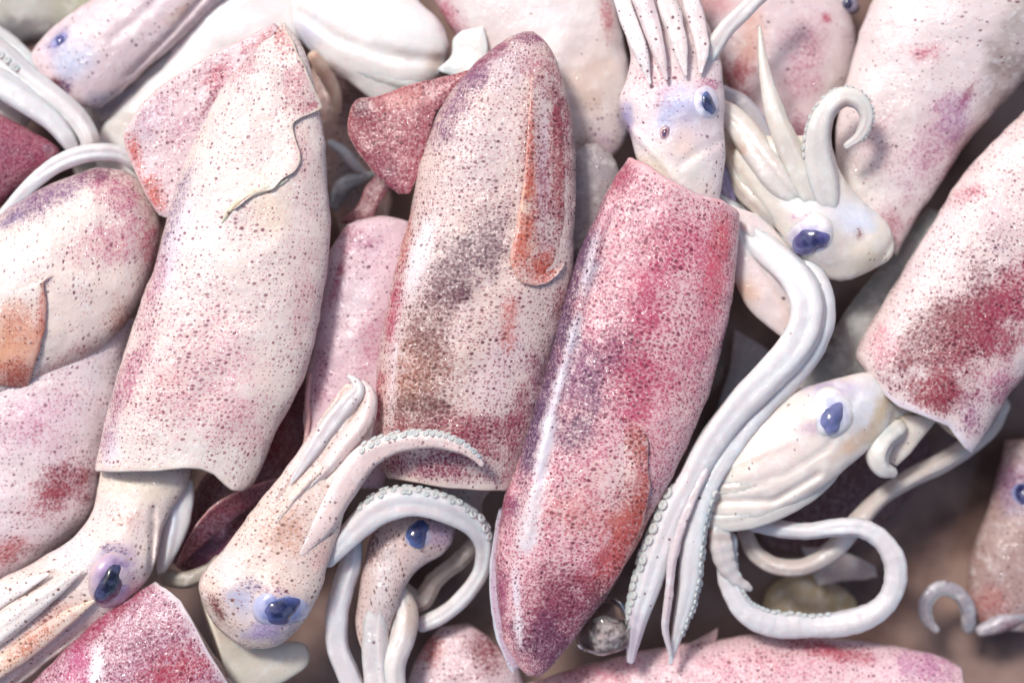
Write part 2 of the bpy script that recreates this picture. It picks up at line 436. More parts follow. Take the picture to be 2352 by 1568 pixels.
def sheet(name, root, P, surf=None, z=0.0, z1=None, off=(3, 14), thick=8.0, mat=None, paint=None, edge=None,
          step=8.0, m=20, ripple=3.0, parent=None, label=None, bvh=True, curl=0.0, like=False):
    """a fin: a thin fleshy sheet from its root edge to its free edge, lying in the air or on a body"""
    if like:        # the same skin as the body it grows from, with its own marks added
        B_ = LASTP[0]; paint = Paint(B_.flesh, B_.spots, B_.f + paint.f, B_.p + paint.p, B_.pig, B_.base, B_.d, B_.w)
    r = spline([np.r_[q[0], q[1], 0, q[2], q[3]] for q in P], step, 2 if np.ptp([q[0] for q in P]) + np.ptp([q[1] for q in P]) > 5 else 5)
    n = len(r); u = np.linspace(0, 1, m)
    X = r[:, 0:1] * (1 - u) + r[:, 3:4] * u; Y = r[:, 1:2] * (1 - u) + r[:, 4:5] * u
    if z1 is None: z1 = z
    if surf is not None:
        Z = np.full((n, m), np.nan)
        for i in range(n):
            for j in range(m):
                h = hitz(X[i, j], Y[i, j], surf)
                if h is not None: Z[i, j] = h
        for i in range(n):
            for j in range(1, m):
                if np.isnan(Z[i, j]): Z[i, j] = Z[i, j - 1] - 2 if not np.isnan(Z[i, j - 1]) else np.nan
            for j in range(m - 2, -1, -1):
                if np.isnan(Z[i, j]): Z[i, j] = Z[i, j + 1]
        Z = np.where(np.isnan(Z), z, Z)
        for _ in range(6):
            Zp = np.pad(Z, 1, 'edge'); Z = (Zp[1:-1, 1:-1] * 2 + Zp[:-2, 1:-1] + Zp[2:, 1:-1] + Zp[1:-1, :-2] + Zp[1:-1, 2:]) / 6
        Z = Z + off[0] + (off[1] - off[0]) * u ** 1.3
    else:
        Z = z * (1 - u) + z1 * u + 0 * X
    Z = Z + (fbm(np.stack([X / 60, Y / 60, 0 * X + 2], -1), 2) - 0.5) * 2 * ripple * (0.3 + u) + curl * np.maximum(u - 0.75, 0) * 4
    jit = (fbm(np.stack([X / 30, Y / 30, 0 * X + 8], -1), 2) - 0.5) * 7 * (u > 0.98)
    dx, dy = r[:, 3] - r[:, 0], r[:, 4] - r[:, 1]; dl = np.hypot(dx, dy) + 1e-6
    X = X + jit * (dx / dl)[:, None]; Y = Y + jit * (dy / dl)[:, None]
    ends = np.minimum(np.arange(n), np.arange(n)[::-1]); pe = np.clip(ends / 3, 0.15, 1)
    prof = np.sqrt(np.clip(1 - (np.maximum(u - 0.86, 0) / 0.15) ** 2, 0.05, 1)) * (1.1 - 0.3 * u) * np.clip(0.25 + u / 0.3, 0, 1)
    t = thick * 0.5 * prof[None] * pe[:, None]
    top = W(X, Y, 0 * Z) ; k = (1 - Z / H)[..., None]
    base = np.stack([(X - CX), (CY - Y), 0 * Z], -1) * k; base[..., 2] = Z
    up = base.copy(); up[..., 2] += t; dn = base[:, ::-1].copy(); dn[..., 2] -= t[:, ::-1]
    V = np.concatenate([up, dn], 1); mm = 2 * m
    v = V.reshape(-1, 3); F = grid_faces(n, mm)
    p0, p1 = len(v), len(v) + 1
    v = np.vstack([v, V[0].mean(0), V[-1].mean(0)])
    for j in range(mm):
        q = (j + 1) % mm
        F.append((p0, q, j)); F.append((p1, (n - 1) * mm + j, (n - 1) * mm + q))
    mask = None
    if edge:
        w = np.clip((u - (1 - edge[1])) / edge[1], 0, 1) ** 0.7; w = np.concatenate([w, w[::-1]])
        w = np.r_[np.tile(w, n), 0, 0] * edge[2]; mask = [(w, edge[0])]
    return build(name, v, F, mat or SKIN, root, paint, mask, bvh, label, parent)

SUCK = None
def sucker_mesh(root_paint=(232, 226, 220)):
    global SUCK
    if SUCK: return SUCK
    prof = [(0.05, -0.6), (0.75, -0.6), (1.0, 0.0), (0.92, 0.45), (0.66, 0.58), (0.42, 0.35), (0.2, 0.12)]
    m = 12; v = []; F = []
    for (r, z) in prof:
        for j in range(m):
            a = 2 * math.pi * j / m; v.append((r * math.cos(a), r * math.sin(a), z))
    F = grid_faces(len(prof), m)
    v += [(0, 0, -0.6), (0, 0, 0.10)]
    for j in range(m):
        k = (j + 1) % m; F.append((len(v) - 2, k, j)); F.append((len(v) - 1, (len(prof) - 1) * m + j, (len(prof) - 1) * m + k))
    me = bpy.data.meshes.new('sucker'); me.from_pydata(v, [], F)
    me.polygons.foreach_set('use_smooth', [True] * len(F)); me.materials.append(WHITE)
    n = len(v)
    at = me.attributes.new('flesh', 'FLOAT_COLOR', 'POINT')
    cols = np.tile(np.r_[lin(root_paint), 1], (n, 1)); cols[-1, :3] = lin((190, 180, 176))
    at.data.foreach_set('color', cols.astype(np.float32).ravel())
    at = me.attributes.new('pigment', 'FLOAT_COLOR', 'POINT'); at.data.foreach_set('color', np.tile([0.6, 0.4, 0.4, 0.0], (n, 1)).astype(np.float32).ravel())
    at = me.attributes.new('spots', 'FLOAT', 'POINT'); at.data.foreach_set('value', [0.0] * n)
    SUCK = me; return me

def tube(name, root, P, z=None, mat=None, paint=None, drape=False, lift=0.75, suck=None, flat=0.85, groove=0.0,
         step=None, around=28, amp=1.5, parent=None, label=None, bvh=True, over=None, wave=0.0, edge=None):
    """an arm or tentacle: rows (x, y, r) or (x, y, r, z)"""
    if paint and mat is not SKIN: paint.flesh = tuple(q * 0.93 for q in paint.flesh); paint.f = [(*b[:5], tuple(q * 0.95 for q in b[5]), b[6]) for b in paint.f]
    rmax = max(q[2] for q in P); step = step or max(3.0, rmax * 0.22)
    rows = []
    for q in P:
        zz = q[3] if len(q) > 3 else (z or 0.0)
        rows.append(np.r_[q[0], q[1], 0, q[2] * 0.94, zz])
    r = spline(rows, step, 2)
    X, Y, rad, Z = r[:, 0], r[:, 1], np.maximum(r[:, 3], 1.2), r[:, 4].copy()
    n = len(r)
    if drape:
        tr = over or BV
        hz = np.array([(lambda h: -400 if h is None else h)(hitz(X[i], Y[i], tr)) for i in range(n)])
        k = 6; hm = np.array([hz[max(0, i - k):i + k + 1].max() for i in range(n)])
        for _ in range(14): hm = np.convolve(np.pad(hm, 1, 'edge'), [0.25, 0.5, 0.25], 'valid')
        Z = hm + rad * lift + Z
    C = W(X, Y, 0 * Z); kk = 1 - Z / H
    C = np.stack([(X - CX) * kk, (CY - Y) * kk, Z], -1); rad = rad * kk
    T = unit(np.gradient(C, axis=0)); A = unit(np.cross(T, np.array([0, 0, 1.0]))); B = unit(np.cross(A, T))
    th = np.arange(around) / around * 2 * np.pi; c, s = np.cos(th), np.sin(th)
    rr = rad[:, None] * np.ones(around)
    if groove: rr = rr * (1 - groove * np.exp(-((th[None] - np.pi / 2) / 0.28) ** 2) + groove * 0.25 * np.exp(-((np.abs(th[None] - np.pi / 2) - 0.8) / 0.35) ** 2))
    Ls = np.r_[0, np.cumsum(np.linalg.norm(np.diff(C, axis=0), axis=1))]
    rn = fbm(np.stack([c[None] * 1.9 + 0 * Ls[:, None] + C[0, 0] * .37, s[None] * 1.9 + 0 * Ls[:, None], Ls[:, None] / (rmax * 9) + 0 * c[None]], -1), 3) - 0.5
    rl = fbm(np.stack([Ls / (rmax * 3.2), 0 * Ls + C[0, 1] * .1, 0 * Ls], -1), 2) - 0.5
    rr = rr * (1 + 0.55 * rn) * (1 + 0.28 * rl[:, None])
    V = C[:, None] + A[:, None] * (rr * c)[..., None] + B[:, None] * (rr * s * flat)[..., None]
    if amp:
        d = (fbm(V / max(rmax * 1.2, 10) + 3, 3) - 0.5) * 2 * amp; V = V + unit(V - C[:, None]) * d[..., None]
    if wave:      # fine cross wrinkles
        ar = np.arange(n) * step; V = V + unit(V - C[:, None]) * (np.sin(ar / 4.5) * wave)[:, None, None]
    V0 = V
    # rounded ends
    caps0 = []; caps1 = []
    for a in (0.92, 0.7, 0.4):
        q = math.sqrt(1 - a * a)
        caps1.append(C[-1] + (V[-1] - C[-1]) * a + T[-1] * rad[-1] * q)
        caps0.append(C[0] + (V[0] - C[0]) * a - T[0] * rad[0] * q)
    V = np.concatenate([np.array(caps0[::-1]), V, np.array(caps1)])
    n2 = len(V); v = V.reshape(-1, 3); F = grid_faces(n2, around)
    p0, p1 = len(v), len(v) + 1
    v = np.vstack([v, V[0].mean(0) - T[0] * rad[0] * 0.05, V[-1].mean(0) + T[-1] * rad[-1] * 0.05])
    for j in range(around):
        k = (j + 1) % around
        F.append((p0, k, j)); F.append((p1, (n2 - 1) * around + j, (n2 - 1) * around + k))
    mask = None
    if edge:     # (rgb, side) a strip of another tone down one side
        w = np.exp(-((th - (0.25 if edge[1] > 0 else np.pi - 0.25)) / 0.8) ** 2); mask = [(np.r_[np.tile(w, n2), 0, 0] * 0.9, edge[0])]
    o, b = build(name, v, F, mat or WHITE, root, paint, mask, bvh, label, parent)
    if suck:     # (side angle deg, start frac, end frac, size, rows)
        ang, f0, f1, sr, nrow = suck
        me = sucker_mesh(); base = np.array(root.location)
        L_ = np.r_[0, np.cumsum(np.linalg.norm(np.diff(C, axis=0), axis=1))]
        q = f0 * L_[-1]
        while q < f1 * L_[-1]:
            t = (q / L_[-1] - f0) / (f1 - f0); size = sr * (1 - 0.45 * t)
            i = int(np.searchsorted(L_, q)); i = min(i, n - 1)
            for rw in range(nrow):
                a_ = R(ang + (rw - (nrow - 1) / 2) * 42 + random.uniform(-6, 6))
                nrm = A[i] * math.cos(a_) + B[i] * math.sin(a_) * flat
                jj = int(round((a_ % (2 * math.pi)) / (2 * math.pi) * around)) % around
                pos = C[i] + (V0[i, jj] - C[i]) * 1.03 + T[i] * (rw % 2) * size * 0.9
                so = bpy.data.objects.new('sucker', me); COL.objects.link(so); so.parent = o
                so.location = (pos * S - base).tolist()
                so.rotation_euler = Vector(unit(nrm)).to_track_quat('Z', 'Y').to_euler()
                s_ = size * S * random.uniform(0.85, 1.12); so.scale = (s_, s_, s_ * 0.8)
            q += size * 2.05
    return o, b

def WOB(c, s, x): return math.sin(2 * math.atan2(s, c) + x) * 0.5 + math.sin(3 * math.atan2(s, c) + x * 1.7) * 0.5 + math.sin(7 * math.atan2(s, c) + x * 2.3) * 0.18
def dome(name, root, x, y, rx, ry, ang, zc, rz, mat, col, col2=None, parent=None, k2=(0, 0), tilt=(0, 0), wob=0.15, halo=None):
    nu, nv = 26, 36; V = []
    c0 = W(np.array(float(x)), np.array(float(y)), float(zc)); a = R(-ang)
    for i in range(nu):
        ph = math.pi * (i + 0.5) / nu
        for j in range(nv):
            t = 2 * math.pi * j / nv
            wb = 1 + wob * (WOB(math.cos(t), math.sin(t), x))
            p = np.array([rx * wb * math.sin(ph) * math.cos(t), ry * wb * math.sin(ph) * math.sin(t), rz * math.cos(ph)])
            p[2] += p[0] * tilt[0] + p[1] * tilt[1]
            V.append(c0 + np.array([p[0] * math.cos(a) - p[1] * math.sin(a), p[0] * math.sin(a) + p[1] * math.cos(a), p[2]]))
    V = np.array(V); F = grid_faces(nu, nv)
    v = np.vstack([V, V[:nv].mean(0), V[-nv:].mean(0)])
    for j in range(nv):
        k = (j + 1) % nv; F.append((nu * nv, k, j)); F.append((nu * nv + 1, (nu - 1) * nv + j, (nu - 1) * nv + k))
    X, Y = IMG(v)
    p = Paint(col, 0)
    mask = []
    if col2 is not None:
        nz = fbm(v / 14.0, 2)
        d = np.hypot((X - x - k2[0]) / rx, (Y - y - k2[1]) / ry) + (nz - 0.5) * 0.5
        mask = [(np.clip((d - 0.45) / 0.5, 0, 1), col2)]
    if halo:
        mask.append((blobw(X, Y, halo, 0.5 + (fbm(v / 12.0, 2) - 0.5) * 0.6) * halo[6], halo[5]))
    return build(name, v, F, mat, root, p, mask, True, None, parent)

def eye(root, x, y, rx, ry, ang, iris=(214, 216, 236), rim=(120, 110, 170), pupil=(20, 22, 70), prx=0.5, pry=0.7, pdx=0, pdy=0, over=None, rise=0.35, p2=(74, 76, 128), lid=None):
    tr = over or BV
    hz = [hitz(x + dx, y + dy, tr) for dx, dy in ((0, 0), (rx * .5, 0), (-rx * .5, 0), (0, ry * .5), (0, -ry * .5))]
    hz = [h for h in hz if h is not None] or [0]
    z = float(np.mean(hz)); rz = min(rx, ry) * 0.75
    gx = (hz[1] - hz[2]) / rx if len(hz) == 5 else 0; gy = (hz[4] - hz[3]) / ry if len(hz) == 5 else 0
    gx = max(-0.8, min(0.8, gx)); gy = max(-0.8, min(0.8, gy)); a = R(ang)
    # slope turned into the eye's own axes so the eye lies along the skin
    tl = (gx * math.cos(a) - gy * math.sin(a), gx * math.sin(a) + gy * math.cos(a))
    e, _ = dome('eye', root, x, y, rx, ry, ang, z - rz * (1 - rise), rz, EYE, iris, rim, tilt=tl, wob=0.05, halo=(x + pdx, y + pdy, rx * prx * 1.15, ry * pry * 1.15, ang, p2, .85))
    prz = rz * 0.8
    zt = z + rz * rise + gx * pdx - gy * pdy
    dd = min(1.0, (pdx / rx) ** 2 + (pdy / ry) ** 2)
    zt = zt - rz * (1 - math.sqrt(max(0.05, 1 - dd)))
    dome('pupil', root, x + pdx, y + pdy, rx * prx, ry * pry, ang, zt - prz * 0.72, prz, PUPIL, pupil, p2, parent=e, tilt=tl, wob=0.16)
    if not lid: return e
    n, m = 60, 12; V = []
    for i in range(n):
        t = 2 * math.pi * i / n; ca, sa = math.cos(t), math.sin(t)
        wob = 1.0 + 0.16 * (vnoise(np.array([ca * 1.6 + x, sa * 1.6, 0.5])) - 0.5)
        ex, ey = rx * 0.97 * ca * wob, ry * 0.97 * sa * wob
        zz = ex * tl[0] + ey * tl[1]
        aa = R(-ang); px, py = ex * math.cos(aa) - ey * math.sin(aa), ex * math.sin(aa) + ey * math.cos(aa)
        c0 = W(np.array(float(x)), np.array(float(y)), z) + np.array([px, py, zz - 1.5])
        dr = unit(np.array([px, py, 0])); r0 = min(rx, ry) * (0.02 + 0.06 * float(vnoise(np.array([ca * 2, sa * 2, x]))))
        for j in range(m):
            b = 2 * math.pi * j / m; V.append(c0 + dr * (math.cos(b) * r0 * 2.2 + r0) + np.array([0, 0, 1.0]) * math.sin(b) * r0)
    V = np.array(V); F = []
    for i in range(n):
        for j in range(m):
            F.append((i * m + j, i * m + (j + 1) % m, ((i + 1) % n) * m + (j + 1) % m, ((i + 1) % n) * m + j))
    build('eyelid', V, F, PALE, root, Paint(lid, 0.1), None, False, None, e)
    return e

# ------------------------------------------------------------------ the setting: a dark wet tray under the heap
def tray():
    n = 90; xs = np.linspace(-6500, 6500, n); V = []
    g = np.stack(np.meshgrid(xs, xs, indexing='ij'), -1).reshape(-1, 2)
    z = -640 + (fbm(np.c_[g / 420.0, g[:, 0] * 0], 3) - 0.5) * 60
    v = np.c_[g, z]
    F = [(i * n + j, (i + 1) * n + j, (i + 1) * n + j + 1, i * n + j + 1) for i in range(n - 1) for j in range(n - 1)]
    me = bpy.data.meshes.new('tray_floor'); me.from_pydata((v * S).tolist(), [], F); me.materials.append(floor_mat())
    me.polygons.foreach_set('use_smooth', [True] * len(F))
    o = bpy.data.objects.new('tray_floor', me); COL.objects.link(o); o['kind'] = 'structure'
    o['label'] = 'dark brown wet tray surface under the heap of squid'
tray()

WF = (242, 240, 238)     # white flesh
CR = (236, 226, 210)     # cream flesh
MAG = (186, 42, 92); PINK = (214, 106, 140); PUR = (100, 66, 118); ORG = (216, 98, 52); RED = (158, 36, 50); BRN = (116, 66, 46); MAR = (110, 26, 44)

def water():
    n = 160; xs = np.linspace(-6000, 6000, n); g = np.stack(np.meshgrid(xs, xs, indexing='ij'), -1).reshape(-1, 2)
    v = np.c_[g, -455 + (fbm(np.c_[g / 210.0, g[:, 0] * 0 + 4], 3) - 0.5) * 26]
    F = [(i * n + j, (i + 1) * n + j, (i + 1) * n + j + 1, i * n + j + 1) for i in range(n - 1) for j in range(n - 1)]
    me = bpy.data.meshes.new('murky_water'); me.from_pydata((v * S).tolist(), [], F)
    me.polygons.foreach_set('use_smooth', [True] * len(F))
    m, nt, N, L, P = new_mat('murky_brown_liquid')
    tc = N.new('ShaderNodeTexCoord'); a = N.new('ShaderNodeTexNoise'); a.inputs['Scale'].default_value = 22; a.inputs['Detail'].default_value = 4
    L.new(tc.outputs['Object'], a.inputs['Vector'])
    L.new(mix_n(nt, maprange(nt, a.outputs[0], .35, .65), (0.085, 0.048, 0.042), (0.30, 0.20, 0.165)), P.inputs['Base Color'])
    P.inputs['Roughness'].default_value = .12; P.inputs['IOR'].default_value = 1.33
    b = N.new('ShaderNodeBump'); b.inputs['Strength'].default_value = .5; b.inputs['Distance'].default_value = .002
    L.new(a.outputs[0], b.inputs['Height']); L.new(b.outputs[0], P.inputs['Normal'])
    me.materials.append(m)
    o = bpy.data.objects.new('murky_water', me); COL.objects.link(o); o['kind'] = 'structure'
    o['label'] = 'murky brown liquid pooled between the squid'
water()

# ---- deep layer -----------------------------------------------------------------
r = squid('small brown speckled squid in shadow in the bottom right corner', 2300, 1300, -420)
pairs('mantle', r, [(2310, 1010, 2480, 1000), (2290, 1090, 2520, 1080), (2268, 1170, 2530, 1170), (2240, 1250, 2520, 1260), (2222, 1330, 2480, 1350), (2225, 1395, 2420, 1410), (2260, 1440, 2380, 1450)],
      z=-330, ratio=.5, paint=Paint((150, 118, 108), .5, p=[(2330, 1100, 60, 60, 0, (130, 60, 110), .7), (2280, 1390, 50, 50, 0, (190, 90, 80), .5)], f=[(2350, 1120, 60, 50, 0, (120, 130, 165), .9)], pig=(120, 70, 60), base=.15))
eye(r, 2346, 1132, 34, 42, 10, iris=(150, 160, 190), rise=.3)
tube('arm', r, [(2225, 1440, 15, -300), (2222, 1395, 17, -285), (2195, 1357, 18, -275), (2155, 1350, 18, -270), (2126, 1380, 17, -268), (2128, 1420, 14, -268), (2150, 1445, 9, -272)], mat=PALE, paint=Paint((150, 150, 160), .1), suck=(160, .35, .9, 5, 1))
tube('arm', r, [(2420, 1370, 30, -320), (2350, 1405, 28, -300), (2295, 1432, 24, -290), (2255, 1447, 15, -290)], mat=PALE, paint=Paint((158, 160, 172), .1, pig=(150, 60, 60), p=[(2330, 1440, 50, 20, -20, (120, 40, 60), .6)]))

r = squid('dark crimson squid sunk deep behind the pale head on the right', 1950, 1200, -470)
pairs('mantle', r, [(1700, 1110, 1760, 1260), (1790, 1050, 1850, 1270), (1890, 1010, 1960, 1250), (1990, 990, 2050, 1180), (2060, 980, 2110, 1110), (2120, 990, 2140, 1050)], z=-400, ratio=.4,
      paint=Paint((110, 40, 52), .3, pig=(80, 12, 26), base=.7))
pairs('fin', r, [(1752, 1385, 1756, 1400), (1770, 1345, 1790, 1440), (1830, 1312, 1850, 1455), (1900, 1326, 1910, 1445), (1950, 1360, 1952, 1415), (1966, 1380, 1968, 1390)], z=-420, ratio=.3, mat=PALE, paint=Paint((188, 170, 120), .1, f=[(1930, 1340, 50, 40, 0, (140, 100, 80), .8)]))
sheet('fin', r, [(1840, 1255, 1880, 1345), (1900, 1260, 1930, 1335), (1960, 1275, 1985, 1330), (2010, 1300, 2015, 1325)], z=-330, z1=-340, mat=PALE, paint=Paint((190, 165, 160), .1), thick=5)

r = squid('grey translucent squid showing in the gap beside the upper right heads', 1950, 800, -450)
pairs('mantle', r, [(2130, 480, 2230, 500), (2040, 590, 2150, 620), (1960, 690, 2090, 740), (1880, 800, 2010, 860), (1760, 890, 1890, 960), (1650, 960, 1730, 1050), (1600, 1060, 1650, 1090)], z=-230, ratio=.3, mat=PALE,
      paint=Paint((150, 158, 156), .05, f=[(1915, 790, 26, 60, 25, (60, 50, 48), .9), (1700, 960, 60, 60, 0, (160, 140, 150), .6)]), amp=6)  # the dark patch is a shaded hole painted into the flesh tone
pairs('fin', r, [(1690, 760, 1760, 800), (1680, 830, 1800, 850), (1660, 900, 1760, 920), (1640, 960, 1700, 980)], z=-340, ratio=.2, mat=PALE, paint=Paint((150, 158, 172), .05), amp=5)

r = squid('brown shadowed squid deep in the gap between the two broad fins', 800, 320, -430)
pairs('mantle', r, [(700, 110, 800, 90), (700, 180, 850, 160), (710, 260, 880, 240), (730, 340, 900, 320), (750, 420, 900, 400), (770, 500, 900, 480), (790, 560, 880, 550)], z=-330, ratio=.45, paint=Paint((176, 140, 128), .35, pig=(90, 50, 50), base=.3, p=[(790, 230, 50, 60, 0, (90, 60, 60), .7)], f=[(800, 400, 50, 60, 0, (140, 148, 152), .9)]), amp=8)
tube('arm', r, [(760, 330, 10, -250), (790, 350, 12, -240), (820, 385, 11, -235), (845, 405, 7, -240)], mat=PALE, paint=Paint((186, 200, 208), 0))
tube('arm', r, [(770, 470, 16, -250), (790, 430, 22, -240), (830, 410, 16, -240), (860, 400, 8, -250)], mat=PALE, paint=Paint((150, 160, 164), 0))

r = squid('greenish grey blurred squid in the top left corner behind the bluish head', 60, 40, -560)
pairs('mantle', r, [(-200, -60, -120, 140), (-80, -90, -20, 110), (60, -120, 110, 90), (200, -150, 240, 60), (320, -190, 330, 30)], z=-440, ratio=.45, mat=PALE, paint=Paint((176, 182, 166), .1, f=[(30, 70, 90, 40, 0, (90, 96, 104), .9), (180, 20, 60, 40, 0, (180, 186, 140), .7), (60, 20, 60, 20, 10, (200, 205, 195), .8)]), amp=8)
pairs('mantle', r, [(-120, 60, -60, 300), (20, 60, 60, 260), (140, 60, 180, 240), (240, 60, 250, 180)], z=-520, ratio=.4, mat=PALE, paint=Paint((150, 152, 146), .1), amp=8) if False else None

r = squid('mauve squid under the gap beside the left bulbous body and the bluish head', 300, 300, -500)
pairs('mantle', r, [(140, 300, 200, 460), (200, 220, 300, 420), (280, 140, 420, 380), (380, 60, 540, 300), (500, -40, 660, 200)], z=-400, ratio=.35, mat=PALE, paint=Paint((190, 190, 180), .1))

# ---- middle layer ---------------------------------------------------------------
r = squid('white squid body blurred at the top edge behind the leftmost fin tip', 500, 120, -380)
pairs('mantle', r, [(480, -90, 780, -60), (440, 0, 740, 30), (400, 70, 700, 100), (350, 150, 620, 180), (280, 230, 540, 290), (230, 300, 440, 380), (215, 350, 330, 420), (225, 390, 260, 410)], z=-250, ratio=.38, mat=PALE,
      paint=Paint((252, 252, 250), .02, f=[(300, 300, 80, 80, -45, (200, 200, 188), .8)]))
r = squid('white squid with a faint bluish head behind the first and second mantles', 850, 80, -380)
pairs('mantle', r, [(690, -80, 900, -80), (668, 0, 950, -10), (672, 55, 1010, 45), (700, 105, 1035, 95), (745, 150, 1030, 140), (800, 185, 1010, 180), (850, 225, 960, 215), (880, 245, 920, 242)], z=-190, ratio=.42, mat=PALE,
      paint=Paint((253, 252, 248), .02, f=[(700, 80, 45, 60, 0, (196, 204, 226), .8), (760, 165, 45, 20, 30, (140, 100, 80), .8), (1000, 150, 30, 30, 0, (220, 180, 150), .6)]),
      creases=[([(690, 30), (780, 90), (900, 130), (1010, 140)], 12, -12), ([(810, -20), (830, 60), (900, 130)], 14, -10)])
for q in ([(730, 90, 8, -160), (790, 135, 22, -160), (860, 165, 26, -165), (940, 185, 22, -170), (1000, 165, 10, -175)],):
    tube('arm', r, q, mat=PALE, paint=Paint((246, 244, 238), .03, f=[(705, 70, 40, 50, 0, (200, 206, 228), .8)]), groove=.12, amp=3)
tube('arm', r, [(720, 130, 14, -150), (745, 165, 17, -170), (770, 215, 14, -190), (775, 255, 9, -200)], mat=PALE, paint=Paint((214, 184, 158), .05, f=[(760, 180, 30, 30, 0, (150, 90, 60), .8)]))

r = squid('bluish headed squid blurred at the top left with a reddish spot', 250, 120, -360)
pairs('head', r, [(62, 158, 92, 205), (80, 110, 150, 238), (125, 62, 225, 246), (185, 20, 300, 190), (250, -25, 390, 110), (300, -70, 460, 40), (380, -130, 540, -30)], z=-190, ratio=.5,
      paint=Paint((226, 208, 212), .22, base=.06, pig=(190, 140, 160), f=[(170, 130, 50, 50, 0, (180, 202, 234), .9), (130, 95, 46, 22, -40, (100, 100, 170), .85), (420, 20, 60, 16, -45, (206, 160, 130), .7), (260, 240, 60, 30, 10, (130, 136, 172), .8)], p=[(126, 190, 22, 14, 15, (110, 30, 30), .95), (150, 200, 20, 18, 0, (80, 40, 100), .7)]),
      creases=[([(300, 170), (400, 70), (480, -20)], 7, -9), ([(330, 190), (430, 90), (520, -10)], 6, 8), ([(260, 90), (340, 20), (400, -40)], 9, -6)])
eye(r, 138, 92, 30, 16, -38, iris=(170, 180, 214), rim=(150, 140, 190), pupil=(70, 70, 130), rise=.3)
for q in ([(240, 250, 34, -260), (330, 190, 34, -250), (420, 110, 32, -240), (500, 20, 30, -230), (560, -50, 28, -230)], [(220, 290, 26, -300), (320, 240, 28, -290), (430, 160, 28, -280), (540, 40, 28, -270), (590, -30, 26, -270)]):
    tube('arm', r, q, mat=PALE, paint=Paint((206, 206, 204), .05, f=[(280, 230, 60, 30, -30, (120, 128, 160), .7)]))
pairs('mantle', r, [(80, 170, 110, 220), (20, 170, 80, 270), (-60, 190, 20, 330), (-140, 230, -80, 380)], z=-250, ratio=.5, paint=Paint((205, 200, 205), .1))

r = squid('cream squid body with pink edges at the top centre behind the pointed tail', 1230, 150, -350)
pairs('mantle', r, [(980, -90, 1410, -80), (992, -20, 1412, -20), (1020, 45, 1420, 40), (1058, 100, 1432, 100), (1105, 160, 1446, 160), (1160, 215, 1452, 225), (1215, 270, 1444, 285), (1262, 320, 1424, 335), (1310, 362, 1398, 368), (1345, 385, 1372, 386)],
      z=-200, ratio=.42, paint=Paint((240, 230, 226), .06, f=[(1350, 200, 60, 90, 10, (226, 196, 172), .6), (1300, 20, 120, 70, 0, (252, 248, 246), .8)],
      p=[(1030, 40, 40, 70, -25, (216, 120, 140), .75), (1060, 95, 40, 30, 0, (214, 130, 150), .5), (1395, 40, 18, 70, -5, (214, 110, 120), .7), (1390, 320, 50, 50, 0, (190, 150, 190), .45), (1350, 372, 60, 18, 10, (150, 60, 70), .8), (1436, 270, 20, 50, 0, (120, 130, 190), .6)], d=[(1370, 300, 80, 90, 0, .5)]))
sheet('fin', r, [(1110, 60, 1060, 70), (1120, 110, 1042, 92), (1110, 150, 1035, 130), (1080, 190, 1000, 160)], z=-120, z1=-130, paint=Paint((240, 236, 230), .05), mat=PALE)

r = squid('pink mottled squid at the top edge behind the spiky pale arms', 1800, 100, -400)
pairs('mantle', r, [(1590, -90, 1920, -90), (1605, 0, 1945, 0), (1630, 70, 1962, 80), (1655, 150, 1955, 160), (1690, 230, 1930, 240), (1735, 310, 1890, 310), (1790, 370, 1850, 365)], z=-260, ratio=.42,
      paint=Paint((228, 208, 210), .15, f=[(1720, 90, 40, 70, 10, (220, 150, 110), .8), (1900, 180, 50, 90, 0, (206, 196, 190), .7), (1640, 10, 60, 40, 0, (215, 150, 155), .8)],
      p=[(1690, 170, 50, 60, 0, (176, 84, 90), .8), (1840, 150, 60, 120, 0, (206, 130, 150), .5), (1850, 300, 50, 40, 0, (190, 110, 130), .6), (1900, 40, 12, 12, 0, (200, 60, 90), .8)]))
eye(r, 1945, 8, 34, 24, 30, iris=(150, 140, 150), rim=(110, 90, 100), pupil=(34, 30, 50), over=None)

# large blurred upper right squid
r = squid('big pale pink squid lying diagonally in the upper right with curled arms', 2120, 200, -330)
mU, bU = pairs('mantle', r, [(1945, 452, 2062, 588), (1926, 400, 2105, 505), (1918, 330, 2160, 420), (1928, 255, 2215, 340), (1945, 185, 2275, 270), (1962, 115, 2340, 200), (1985, 45, 2410, 120), (2020, -30, 2480, 50), (2070, -110, 2540, -30)],
      z=-150, ratio=.42, open0=True, rim=[(-1, 6), (-.5, 18), (0, 24), (.5, 12), (1, 0)], inner=(228, 214, 190), rimc=(236, 224, 200),
      paint=Paint((232, 220, 217), .2, base=.05, pig=(200, 130, 150), f=[(2050, 120, 90, 120, 10, (238, 230, 228), .8), (2320, 190, 70, 200, 12, (124, 106, 96), .95), (2230, 330, 40, 100, 30, (196, 150, 130), .7), (2350, 60, 50, 100, 0, (176, 170, 160), .8), (1975, 420, 50, 60, 20, (238, 228, 214), .7)],  # brown-grey right side is shadow put into the flesh tone
      p=[(2120, 120, 45, 28, 0, (222, 130, 140), .7), (2218, 225, 12, 55, 25, (160, 40, 80), .85), (2150, 350, 60, 140, 20, (196, 120, 150), .55), (2050, 520, 40, 60, 30, (190, 90, 110), .6), (2020, 330, 60, 100, 0, (214, 150, 150), .3), (2200, 270, 40, 60, 20, (190, 150, 190), .5)]))
